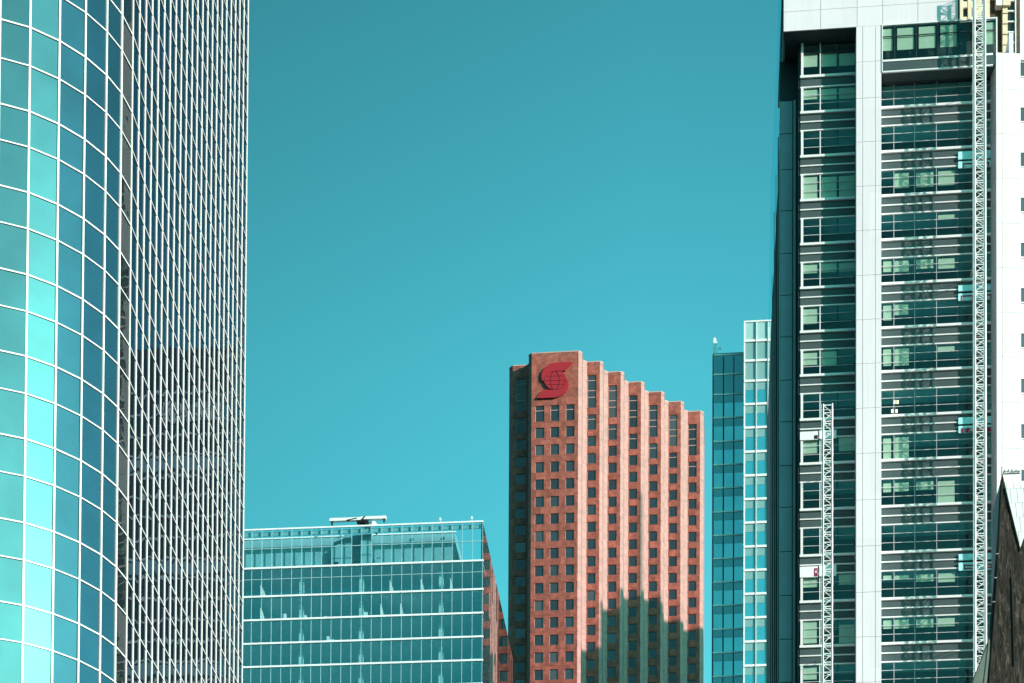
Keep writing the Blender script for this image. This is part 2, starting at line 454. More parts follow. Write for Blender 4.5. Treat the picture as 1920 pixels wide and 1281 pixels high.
# ------------------------------------------------------------------ ground
def structure(o): return tag(o, kind='structure')
structure(MB().box(-1500, 1500, -1200, 2200, -1, 0).build('ground', M['city_ground']))
for a, (nx, c) in enumerate((('road', 20), ('road', 150))):
    fr = Frame(0, c, GRID)
    o = MB().box(-900, 900, 0, 14, 0.0, 0.004).build('road', M['asphalt']); o.location = fr.o; o.rotation_euler = (0, 0, GRID); structure(o)
    o = MB().box(-900, 900, 14, 18, 0.0, 0.13).build('pavement', M['concrete']); o.location = fr.o; o.rotation_euler = (0, 0, GRID); structure(o)

# ================================================================== left: tower with the rounded glass corner
def build_round_tower():
    zref = at_y(247, 212, 105).z
    P0 = at_z(247, 212, zref)
    flat = rad(86.3)
    fr = Frame(P0.x, P0.y, flat)                 # x runs along the flat side, y into the building
    t = thing('glass_tower', 'office tower with a rounded teal glass corner and a flat side of close white fins', 'tower', fr)
    # levels read on the photograph's second mullion from the left
    zz = sorted(at_y(53, v, 98.97).z for v in (53, 125, 210, 277, 362, 430, 516, 585, 669, 739, 824, 894, 981, 1051, 1136, 1206))
    H = (zz[-1] - zz[1]) / 7                      # storey height
    a = (zz[1] - zz[0]); zl = []
    k = -6
    base = zz[0]
    zl = list(zz)
    z = zz[0]
    while z > 3:
        z -= (H - a); zl.insert(0, z); z -= a; zl.insert(0, z)
    z = zl[-1]
    step = [a, H - a]
    i = 0
    while z < zz[-1] + 44:
        # continue the alternation upwards
        z += (H - a) if i % 2 == 0 else a
        zl.append(z); i += 1
    zl = [q for q in zl if q > .5]; zl.insert(0, 0.02)
    top = zl[-1]
    # plan of the corner in the tower's own axes, walking from the flat side round to the left
    pts = [(0.0, 0.0)]
    ang = 0.0
    x = y = 0.0
    for turn, L in ((6.6, 1.49), (17, 1.40), (27.7, 1.50), (38.6, 1.49), (49.5, 1.49), (62.8, 1.40), (73, 1.45), (82, 1.45), (88, 1.45)):
        x -= L * math.cos(rad(turn)); y += L * math.sin(rad(turn)); pts.append((x, y))
    lft = (pts[-1][0], pts[-1][1] + 22)
    pts.append(lft)
    plan = list(reversed(pts))                    # left -> right as seen from outside
    xe = fr.x(459.5, 0, 600)
    n = 22
    far = [(xe * i / n, 0.0) for i in range(n + 1)]
    core = [(p[0] + .35, p[1] + .35) for p in plan[:-1]] + [(0.0, .35), (xe - .1, .35), (xe - .1, lft[1])]
    MB().prism(core, 0, top - .1).build('core', M['dark_room'], t)
    MB().prism([(p[0], p[1]) for p in plan] + [(xe, 0), (xe, lft[1])], top, top + .4).build('roof', M['joint'], t)
    curved = plan[1:]
    wins = []
    for i in range(len(curved) - 1):
        p, q = curved[i], curved[i+1]
        L = math.hypot(q[0]-p[0], q[1]-p[1])
        for j in range(len(zl) - 1):
            wins.append((pane(p, q, .02, L - .02, zl[j] + .02, zl[j+1] - .02, .0, .0045), None))
    # the long facet that carries the corner on, out of view
    L = 22
    for i in range(14):
        for j in range(len(zl) - 1):
            wins.append((pane(plan[0], plan[1], i*22/14 + .02, (i+1)*22/14 - .02, zl[j] + .02, zl[j+1] - .02), None))
    nz_ = len(zl) - 1; slot = wins[(len(curved) - 2)*nz_:(len(curved) - 1)*nz_]; del wins[(len(curved) - 2)*nz_:(len(curved) - 1)*nz_]
    emit(slot, fr, t, M['slot_glass'], 'corner_pane', limit=25)
    emit(wins, fr, t, M['curved_glass'], 'glass_pane', limit=70)
    wf = []
    for i in range(n):
        for j in range(len(zl) - 1):
            wf.append((pane((0, 0), (xe, 0), far[i][0] + .02, far[i+1][0] - .02, zl[j] + .02, zl[j+1] - .02, 0, .0012), None))
    emit(wf, fr, t, M['flat_glass'], 'dark_glass_pane', limit=100)
    # white vertical fins of the flat side
    for i in range(n + 1):
        MB().box(far[i][0] - .035, far[i][0] + .035, -.058, .0, 0, top).build('fin', M['fin_white'], t)
    # mullions of the rounded corner
    for i, p in enumerate(curved[:-1]):
        pr = plan[i]; nx = curved[i+1]
        dx, dy = nx[0]-pr[0], nx[1]-pr[1]; L = math.hypot(dx, dy); ex, ey = dx/L, dy/L; ox, oy = ey, -ex
        w, d0, d1 = .048, .055, .03
        pl = [(p[0]-ex*w+ox*d0, p[1]-ey*w+oy*d0), (p[0]+ex*w+ox*d0, p[1]+ey*w+oy*d0), (p[0]+ex*w-ox*d1, p[1]+ey*w-oy*d1), (p[0]-ex*w-ox*d1, p[1]-ey*w-oy*d1)]
        MB().prism(pl, 0, top).build('mullion', M['white_metal'], t)
    # horizontal glazing bars, each running round the corner and along the flat side
    for j in range(1, len(zl)):
        mb = MB(); z = zl[j]; h = .035 if j % 2 else .03
        for i in range(len(curved) - 1):
            p, q = curved[i], curved[i+1]; dx, dy = q[0]-p[0], q[1]-p[1]; L = math.hypot(dx, dy); ex, ey = dx/L, dy/L; ox, oy = ey, -ex
            e = .05
            mb.prism([(p[0]+ex*e+ox*.045, p[1]+ey*e+oy*.045), (q[0]-ex*e+ox*.045, q[1]-ey*e+oy*.045), (q[0]-ex*e-ox*.02, q[1]-ey*e-oy*.02), (p[0]+ex*e-ox*.02, p[1]+ey*e-oy*.02)], z-h, z+h)
        for i in range(n):
            mb.box(far[i][0]+.037, far[i+1][0]-.037, -.05, -.002, z-.028, z+.028)
        mb.build('transom', M['white_metal'], t)
build_round_tower()

# ================================================================== blue glass office block
def build_blue_block():
    P = at_y(905.3, 977.6, 363)
    fr = Frame(P.x, P.y, rad(-5.15))
    t = thing('office_building', 'broad blue glass office block with white floor bands and a glazed rooftop parapet', 'building', fr)
    W = -fr.x(457.4) ; m = W / 24.0; n = 31; X0 = -n * m
    vs = [978, 1051.5, 1105.2, 1149.5, 1194, 1238]
    zs = [fr.z(905, v) for v in vs]
    per = (zs[2] - zs[5]) / 3
    while zs[-1] - per > 1: zs.append(zs[-1] - per)
    D = 58.0
    ztop, zr = zs[0], zs[1]
    sx, sy = 0.0, D
    floors = [z for z in zs[1:]] + [0.0]
    # cores: back wall and roof
    MB().box(X0 + .3, -9, 8, D - .4, 0, zr - .3).build('core', M['mid_room'], t)
    MB().box(X0, 0, .25, D, zr - .30, zr - .02).build('roof', M['concrete'], t)
    # floor slabs/ceilings and the white bands in front of them
    for i, z in enumerate(floors[1:-1]):
        MB().box(X0 + .2, -.3, .15, 8, z - .35, z - .05).build('floor_slab', M['room_ceiling'], t)
    for z in floors[:-1]:
        MB().box(X0, .18, -.22, .14, z - .15, z + .15).build('floor_band', M['band_white'], t)
    # glazing
    fl = list(zip([zs[0]] + floors[:-1], floors))
    wins = []; win2 = []
    for k, (zt, zb) in enumerate(fl):
        for i in range(n):
            xa, xb = X0 + i*m + .05, X0 + (i+1)*m - .05
            pm = pane((X0, 0), (0, 0), i*m + .05, (i+1)*m - .05, zb + .16, zt - .16, 0, .004)
            (win2 if k == 0 else wins).append((pm, None))
    emit(win2, fr, t, M['parapet_glass'], 'parapet_pane', limit=30)
    emit(wins, fr, t, M['blue_glass'], 'window', limit=100)
    for i in range(n + 1):
        MB().box(X0 + i*m - .036, X0 + i*m + .036, -.08, .08, 0, ztop - .06).build('mullion', M['blue_mullion'], t)
    MB().box(X0, .1, -.16, .14, ztop - .14, ztop + .12).build('top_rail', M['band_white'], t)
    zm = fr.z(905, 1014.6)
    MB().box(X0, 0, -.07, .05, zm - .06, zm + .06).build('transom', M['blue_mullion'], t)
    zm = fr.z(905, 1072.4)
    MB().box(X0, 0, -.07, .05, zm - .05, zm + .05).build('transom', M['blue_mullion'], t)
    # set back screen around the plant on the roof
    sxr = fr.x(856, 3.2); zscr = fr.z(856, 996.5, 3.2)
    mb = MB().box(X0 + 2, sxr, 3.2, 3.5, zr, zscr - .2)
    mb.box(sxr - .3, sxr, 3.5, D - 6, zr, zscr - .2)
    mb.build('plant_screen', M['screen'], t)
    MB().box(X0 + 2, sxr + .1, 3.05, 3.6, zscr - .2, zscr).build('screen_cap', M['band_white'], t)
    MB().box(X0 + 1, -.4, .3, .45, ztop - 1.05, ztop - .35).build('parapet_beam', M['screen'], t)
    # white columns and partitions behind the glass
    for k in range(1, min(len(fl), 7)):
        zt, zb = fl[k]
        for u in (569, 681, 830):
            x = fr.x(u, 2.2); MB().box(x - .38, x + .38, 2.2, 2.9, zb + .02, zt - .36).build('column', M['column_paint'], t)
        for u, kk in ((494, (1, 2)), (735, (1,)), (793, (1,)), (848, (1,)), (718, (2,)), (755, (2,))):
            if k in kk:
                x = fr.x(u, 1); MB().box(x - .05, x + .05, .5, 5, zb + .02, zb + 2.4).build('partition', M['white_bright'], t)
    # mirrored side running back towards the red tower
    wins = []
    nm = 22
    for k, (zt, zb) in enumerate(fl):
        for i in range(nm):
            wins.append((pane((0, 0), (0, D), .06 + i*D/nm, (i+1)*D/nm - .06, zb + .06, zt - .06, -.001, .004), None))
    emit(wins, fr, t, M['blue_side'], 'side_pane', limit=90)
    mb = MB()
    for i in range(nm + 1): mb.box(-.05, .03, max(.15, i*D/nm - .03), i*D/nm + .03, 0, ztop)
    mb.build('side_mullions', M['dark_metal'], t)
    MB().box(-.3, -.1, .2, D, 0, ztop - .2).build('side_wall', M['screen'], t)
    # things on the roof
    bx = fr.x(690, 2.0)
    W2 = lambda u, v, d: fr.loc(u, v, d)
    c = thing('roof_crane', 'white window cleaning crane with a long boom on the roof of the blue glass block', 'crane', fr)
    l, zl_ = W2(618, 977, 1.2); r, zr_ = W2(724, 971, 1.2)
    zc = fr.z(671, 975.5, 1.2)
    mb = MB().box(l, bx - .9, .9, 1.6, zc - .1, zc + .42).box(bx - .9, r, .9, 1.6, zc + .0, zc + .50)
    mb.build('boom', M['white_bright'], c, .03)
    MB().box(l + .3, l + .55, 1.1, 1.4, zc - .75, zc - .1).build('hook', M['black'], c)
    MB().box(r - .5, r - .25, 1.1, 1.4, zc - .5, zc).build('hook', M['black'], c)
    mb = MB().box(bx - 1.6, bx + .2, 1.0, 1.9, zc - .5, zc + .15).bar((bx - 3.4, 1.0, zc - .1), (bx - 1.5, 1.0, zc + .25), .16).bar((bx-1.2, .85, zc-.7), (bx-.1, .85, zc+.5), .12).box(bx-.2, bx+.5, .95, 1.8, zc-.9, zc-.3)
    mb.build('winch', M['black'], c, .02)
    MB().box(bx - .95, bx + .95, 1.6, 2.6, zr + .05, zc - .2).build('mast', M['screen'], c)
    x = fr.x(700, .8)
    za, zb_ = fr.z(700, 977, .8), fr.z(700, 986, .8)
    mb = MB().slab([(x, zb_), (x + 1.15, zb_), (x + .45, za), (x, za)], .75, .95)
    za, zb_ = fr.z(700, 993, .8), fr.z(700, 1006, .8)
    mb.slab([(x, za), (x + 1.0, za), (x + 1.0, zb_)], .75, .95)
    mb.build('gusset', M['white_bright'], c)
    mb = MB()
    for i in range(9):
        x = bx + random.uniform(-2.6, 2.6); z = zr + random.uniform(.1, 3.4)
        mb.bar((x, 2.6, z), (x + random.uniform(-1.2, 1.2), 2.7, z + random.uniform(-1, 1.4)), .07)
    mb.box(bx - 1.9, bx - 1.2, 2.4, 2.9, zr + .2, zr + 1.2).box(bx + .9, bx + 1.8, 2.4, 2.9, zr + .02, zr + .9)
    mb.build('linkage', M['dark_metal'], c)
    p = thing('plant_box', 'dark rounded plant housing on the roof left of the crane, behind the glass parapet', 'roof plant', fr)
    xa, xb = fr.x(626, 2.4), fr.x(662, 2.4); zc2 = fr.z(640, 1022, 2.4)
    MB().slab([(xa, zr), (xb, zr), (xb, zc2 + 1.6), (xb - 1.3, zc2 + 1.6), (xb - 1.3, zc2), (xa + 1.1, zc2), (xa, zc2 - .8)], 2.0, 3.0).build('housing', M['screen'], p)
    MB().box(xa + .4, xa + 1.2, 1.94, 2.0, zr + .6, zr + 1.6).build('hatch', M['dark_metal'], p)
    for u, lab in ((828, 'small white floodlight on the roof edge, the nearer one to the crane'), (887, 'small white floodlight on the roof edge, close to the right corner of the block')):
        x = fr.x(u, .0)
        o = thing('floodlight', lab, 'floodlight', loc=fr.world(x, 0, ztop + .12), ang=fr.a, group='floodlights on the roof edge')
        MB().box(-.06, .06, -.06, .06, 0, .35).build('post', M['white_metal'], o)
        MB().slab([(-.2, .35), (.22, .35), (.1, .75), (-.12, .8)], -.15, .12).build('head', M['white_bright'], o)
    # cabinets and office clutter seen through the glass
    spots = [(523, 2, .5, .7, 'low white cabinet right of the leftmost partition, second office floor'),
             (575, 2, .8, 1.1, 'white cabinet against the left white column, second office floor'),
             (615, 2, .5, .8, 'small pale cabinet midway between left and middle columns, second office floor'),
             (688, 2, .9, 1.3, 'tall white cabinet beside the middle white column, second office floor'),
             (723, 2, .9, .6, 'low wide white cabinet right of the middle column, second office floor'),
             (783, 2, .5, .6, 'short white cabinet at the foot of a partition, second office floor'),
             (797, 2, .9, .7, 'wide pale cabinet next to the right partition, second office floor'),
             (624, 3, 1.3, .9, 'stepped white cabinet left of the middle column, third office floor'),
             (609, 4, .6, .7, 'white cabinet near the floor between columns, fourth office floor'),
             (895, 4, 1.7, .8, 'long white desk unit at the right corner, fourth office floor'),
             (538, 2, .6, 1.5, 'tall narrow white shelf between partition and left column, second office floor')]
    for u, k, w, h, lab in spots:
        zb = fl[k][1]; x = fr.x(u, 1.2)
        o = thing('cabinet', lab + ' of the blue block', 'cabinet', loc=fr.world(x, 1.0, zb + .0), ang=fr.a, group='cabinets behind the office glass')
        mb = MB().box(-w/2, w/2, 0, .5, 0.0, h)
        if k == 3: mb.box(-w/2, -w/2 + .45, .02, .48, h, h + .5)
        mb.build('body', M['white_bright'], o)
        MB().box(-w/2 + .05, w/2 - .05, -.02, 0, h*.52, h*.9).build('drawer', M['band_white'], o)
build_blue_block()

# ================================================================== red granite tower
def build_red_tower():
    P = at_y(997.0, 663.8, 480)
    th = rad(-5.9)
    fr = Frame(P.x, P.y, th)
    t = thing('skyscraper', 'red granite skyscraper with sawtooth setbacks, square dark windows and a red emblem at its top', 'skyscraper', fr)
    zt = P.z
    a0 = fr.x(1084.5, 0, 700)
    SB = 4.8
    uL = [1100, 1139.3, 1178.3, 1215.5, 1253, 1289.5]
    uR = [1124, 1163, 1201, 1239, 1276, 1313]
    x1 = [fr.x(u, SB*(k+1), 900) for k, u in enumerate(uL)]
    x2 = [fr.x(u, SB*(k+1), 900) for k, u in enumerate(uR)]
    px = (x1[-1] - x1[0]) / 5
    x1 = [x1[0] + px*k for k in range(6)]; wf = sum(b - a for a, b in zip(x1, x2)) / 6; x2 = [a + wf for a in x1]
    # plan polyline, left to right (outside on the right)
    fronts = []
    xl2 = fr.x(987.5, SB, 900); xl1 = fr.x(960.5, SB, 900)
    plan = [(xl1 - .9, SB + 40), (xl1 - .9, SB + .9), (xl1, SB)]
    plan += [(xl2, SB)]
    plan += [(-.75, SB - .9), (-.75, .75), (0, 0), (a0, 0)]
    cx, cy = a0, 0.0
    for k in range(6):
        gap = x1[k] - cx; c1 = gap * .45; c2 = gap * .55
        plan += [(cx + c1, cy + c1), (cx + c1, cy + SB - c2), (x1[k], cy + SB), (x2[k], cy + SB)]
        cx, cy = x2[k], cy + SB
    plan += [(cx + .85, cy + .85), (cx + .85, SB + 40)]
    # storey rows: z of the window tops, read on the front face
    V = [802.5, 835, 867.5, 900, 932.5, 965.8, 997.8, 1030.5, 1061.9, 1094.4, 1127, 1159, 1191.6, 1223.8, 1256.3]
    ztops = [fr.z(1003, v) for v in V]
    per = (ztops[0] - ztops[-1]) / 14; hw = per * .605
    ztops = [ztops[0] - per*i for i in range(int((ztops[0] - 8) / per))]
    tall1 = (fr.z(1003, 791.2), fr.z(1003, 761.4))
    tb = fr.z(1100, 765, SB), fr.z(1100, 703.7, SB)
    tall2 = tb
    rows1 = [(z - hw, z) for z in ztops] + [tall1]
    rows2 = rows1 + [tall2]
    mb = MB(); mbp = MB(); wins = []
    caps = MB()
    def cols_on(kface, k):
        d = SB * k
        return d
    for i in range(len(plan) - 1):
        p, q = plan[i], plan[i+1]; holes = []
        L = math.hypot(q[0]-p[0], q[1]-p[1])
        if abs(p[1]-q[1]) < 1e-6:
            if p[1] == 0:
                us = [(1003.1, 1019.9), (1031.6, 1048.1), (1060.3, 1076.8)]; rows = rows1; d = 0
            else:
                k = round(p[1] / SB); rows = rows2; d = p[1]
                if p[0] < 0: us = [(967.3, 985.4)]
                else: us = None
            if us: xs = [(fr.x(a, d, 900), fr.x(b, d, 900)) for a, b in us]
            else: xs = [(p[0] + .12, p[0] + .12 + 2.03)]
            for xa, xb in xs:
                for zb, z_ in rows: holes.append((xa - p[0], xb - p[0], zb, z_))
        elif p[1] > 30 or (q[1] > 30 and i > 5):
            pass
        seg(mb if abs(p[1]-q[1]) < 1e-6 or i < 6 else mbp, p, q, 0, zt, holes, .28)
        caps_in = .0
        d_ = Vector((q[0]-p[0], q[1]-p[1])) / L; n_ = Vector((-d_.y, d_.x))
        caps.prism([(p[0]-n_.x*.06, p[1]-n_.y*.06), (q[0]-n_.x*.06, q[1]-n_.y*.06), (q[0]+n_.x*.5, q[1]+n_.y*.5), (p[0]+n_.x*.5, p[1]+n_.y*.5)], zt + .01*(i % 3), zt + .22 + .01*(i % 3))
        for a, b, c, e in holes:
            wins.append((pane(p, q, a + .07, b - .07, c + .07, e - .07, .24, .004), ringframe(p, q, a, b, c, e, .08, .24, .06)))
            h = e - c
            if h > 3:
                ks = [.3] if h < 5 else [.16, .47, .67]
                f = wins[-1][1]
                for kk in ks:
                    zc = e - h*kk; f.prism([(p[0]+d_.x*(a+.08)+n_.x*.18, p[1]+d_.y*(a+.08)+n_.y*.18), (p[0]+d_.x*(b-.08)+n_.x*.18, p[1]+d_.y*(b-.08)+n_.y*.18), (p[0]+d_.x*(b-.08)+n_.x*.235, p[1]+d_.y*(b-.08)+n_.y*.235), (p[0]+d_.x*(a+.08)+n_.x*.235, p[1]+d_.y*(a+.08)+n_.y*.235)], zc - .07, zc + .07)
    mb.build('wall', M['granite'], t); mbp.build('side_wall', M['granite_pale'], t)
    MB().prism(list(plan), zt - .6, zt - .5).build('roof', M['concrete'], t)
    MB().prism([plan[-1], (plan[-1][0], SB + 40.3), (plan[0][0], SB + 40.3), plan[0]], 0, zt).build('rear_wall', M['granite'], t)
    caps.build('coping', M['granite_cap'], t)
    wd = M['window_dark']; emit(wins, fr, t, [wd, wd, wd, M['window_dim'], M['window_dim'], M['window_grey']], 'window', frame_mat=M['granite_cap'], limit=100)
    # emblem: S-shaped ribbon round a globe
    Z = lambda x, y: fr.loc(1000 + x/14.23, 670 + y/14.23, 0)
    em = MB()
    up = [(1050,150),(960,255),(880,335),(860,372),(640,382),(520,398),(440,428),(390,462),(330,530),(300,600),(285,665),(245,640),(224,565),(226,480),(260,380),(325,290),(410,225),(490,188),(600,168),(800,155)]
    lo = [(85,1112),(170,1000),(250,905),(300,890),(560,898),(690,872),(780,812),(840,730),(868,640),(858,575),(835,520),(880,570),(930,660),(948,760),(925,860),(870,945),(790,1015),(680,1070),(560,1098),(300,1108)]
    em.slab([Z(*p) for p in reversed(up)], -.42, -.05).slab([Z(*p) for p in reversed(lo)], -.42, -.05)
    eb = em.build('emblem', M['logo_red'], t)
    g = MB(); cxg, cyg, rx, ry = 580, 645, 283, 245
    g.slab([Z(cxg + rx*math.cos(-a*math.pi/18), cyg + ry*math.sin(-a*math.pi/18)) for a in range(36)][::-1], -.40, -.02)
    g.slab([Z(*p) for p in ((560,392),(760,385),(840,500),(850,560),(600,560))][::-1], -.385, -.03)
    g.build('globe', M['logo_red'], eb)
    ln = MB()
    def stroke(pp, w=.10, y0=-.45, y1=-.38):
        w *= .8
        for a, b in zip(pp[:-1], pp[1:]):
            A, B = Z(*a), Z(*b); dx, dz = B[0]-A[0], B[1]-A[1]; L = math.hypot(dx, dz) or 1; nx, nz = -dz/L*w/2, dx/L*w/2
            ln.slab([(A[0]+nx, A[1]+nz), (A[0]-nx, A[1]-nz), (B[0]-nx, B[1]-nz), (B[0]+nx, B[1]+nz)], y0, y1)
    for y, xa, xb in ((532, 320, 820), (650, 300, 868), (758, 335, 815)): stroke([(xa, y), (xb, y - 12)], .09)
    stroke([(510+70*0, 400)] + [(cxg - 118*math.cos(a), cyg + 240*math.sin(a)) for a in [i*.18 - 1.2 for i in range(15)]], .11)
    stroke([(590, 410)] + [(cxg + 118*math.cos(a), cyg + 240*math.sin(a)) for a in [i*.18 - 1.2 for i in range(15)]], .13)
    stroke([(cxg + rx*math.cos(a), cyg + ry*math.sin(a)) for a in [i*.15 for i in range(0, 24)]], .12)
    stroke([(860,378),(640,388),(520,402),(440,432)], .13)
    stroke([(85,1118),(300,1112),(560,1102),(680,1076)], .12)
    stroke([(285,668),(240,645),(216,565),(218,480),(252,380)], .12)
    ln.build('globe_lines', M['logo_dark'], eb)
build_red_tower()

# ================================================================== slim teal tower between the red tower and the white one
def build_teal_tower():
    P = at_y(1395.5, 603.5, 360)
    fr = Frame(P.x, P.y, GRID)
    t = thing('high_rise', 'slim teal glass high-rise, lower half shaded, taller half sunlit and banded in white', 'high-rise', fr)
    zt = P.z
    R = 6.4                                   # carries on behind the white tower
    REC = 3.0
    xl = fr.x(1336.5, REC, 900)
    m2 = fr.x(1417.5) ; m1 = -xl / 3.0
    # sunlit half
    bv = [640.2, 677.5, 715.5, 759, 803, 848.2, 892.7, 937, 981, 1025.8, 1070, 1114.5, 1159, 1204, 1249]
    bz = [fr.z(1397, v) for v in bv]; per = (bz[3] - bz[-1]) / 11
    while bz[-1] - per > 1: bz.append(bz[-1] - per)
    MB().box(.25, R, .25, 26, 0, zt - .3).build('core', M['dark_room'], t)
    nm = 3
    tops = [zt] + bz[:-1]; wins = []; sp = MB(); sptop = MB()
    for k, zb in enumerate(bz):
        hi = tops[k] - .19; lo = zb + .20
        for i in range(nm):
            xa = i*m2 + .08; xb = (i+1)*m2 - .08
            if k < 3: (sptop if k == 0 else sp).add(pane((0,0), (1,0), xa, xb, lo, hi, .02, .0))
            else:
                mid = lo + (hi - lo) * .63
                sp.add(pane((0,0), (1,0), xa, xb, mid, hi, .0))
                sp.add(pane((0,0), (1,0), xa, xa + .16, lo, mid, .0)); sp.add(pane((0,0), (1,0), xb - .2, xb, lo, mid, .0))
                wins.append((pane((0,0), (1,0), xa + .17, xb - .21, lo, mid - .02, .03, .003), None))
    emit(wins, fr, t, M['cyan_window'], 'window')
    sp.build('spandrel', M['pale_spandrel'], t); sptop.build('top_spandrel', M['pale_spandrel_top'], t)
    for k, z in enumerate(bz): MB().box(0 - .05, R, -.18, .15, z - .19, z + .19).build('floor_band', M['white_bright'], t)
    MB().box(-.05, R, -.12, .2, zt - .15, zt + .1).build('coping', M['white_bright'], t)
    MB().box(-.06, .16, -.1, .2, 0, zt - .15).build('mullion', M['white_bright'], t)
    for i in range(1, nm + 1): MB().box(i*m2 - .09, i*m2 - .02, -.22, .15, 0, zt - .15).build('mullion', M['dark_metal'], t)
    for i in range(1, nm + 1): MB().box(i*m2 - .015, i*m2 + .07, -.22, .15, 0, zt - .15).build('mullion', M['white_metal'], t)
    # left cheek of the projecting half
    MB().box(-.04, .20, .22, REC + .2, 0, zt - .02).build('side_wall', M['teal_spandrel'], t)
    # shaded half
    vb = [666.5, 703, 740.6, 784.3, 828.5, 872, 915.8, 960.6, 1004.5, 1048, 1092, 1136, 1180.5, 1224.5, 1269]
    zb1 = [fr.z(1340, v, REC) for v in vb]; per1 = (zb1[3] - zb1[-1]) / 11
    while zb1[-1] - per1 > 1: zb1.append(zb1[-1] - per1)
    z1 = fr.z(1340, 664.5, REC)
    MB().box(xl + .3, .0, REC + .3, 26, 0, z1 - .3).build('core', M['dark_room'], t)
    spw = []; wins = []
    for k in range(1, len(zb1)):
        hi = zb1[k-1] - .16; lo = zb1[k] + .16
        for i in range(3):
            xa = xl + i*m1 + .12; xb = xl + (i+1)*m1 - .03
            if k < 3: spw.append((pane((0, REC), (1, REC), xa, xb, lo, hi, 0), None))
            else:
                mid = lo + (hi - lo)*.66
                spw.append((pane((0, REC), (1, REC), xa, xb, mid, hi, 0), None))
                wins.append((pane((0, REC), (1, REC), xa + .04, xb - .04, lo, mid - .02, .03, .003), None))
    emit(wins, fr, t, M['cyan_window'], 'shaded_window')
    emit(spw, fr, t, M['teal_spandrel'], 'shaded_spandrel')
    for z in zb1: MB().box(xl + .1, -.06, REC - .1, REC + .12, z - .13, z + .13).build('shaded_floor_band', M['band_white'], t)
    for i in range(1, 4): MB().box(xl + i*m1 - .05, xl + i*m1 + .02, REC - .12, REC + .1, 0, z1 - .3).build('mullion', M['dark_metal'], t)
    MB().box(xl - .12, xl + .1, REC - .05, 26, 0, z1 + .02).build('corner_post', M['dark_metal'], t)
    MB().box(xl, -.05, REC - .1, REC + .3, z1 - .02, z1 + .1).build('parapet_cap', M['screen'], t)
    a = thing('antenna', 'white panel antenna standing on the roof edge of the slim teal high-rise', 'antenna', loc=fr.world(fr.x(1341.5, REC), REC + .35, z1), ang=fr.a)
    MB().box(-.38, .12, -.2, .2, .2, 2.75).slab([(-.38, 2.75), (.12, 2.75), (-.05, 3.05), (-.25, 3.1)], -.18, .18).build('panel', M['white_bright'], a, .03)
    MB().bar((.28, 0, 0), (.28, 0, 2.5), .06).bar((.1, 0, .5), (.3, 0, .5), .04).bar((.1, 0, 2.2), (.3, 0, 2.2), .04).build('pole', M['white_metal'], a)
    MB().bar((.28, 0, 1.1), (.8, 0, 1.15), .04).box(.72, .92, -.1, .1, 1.0, 1.35).build('receiver', M['white_metal'], a)
build_teal_tower()

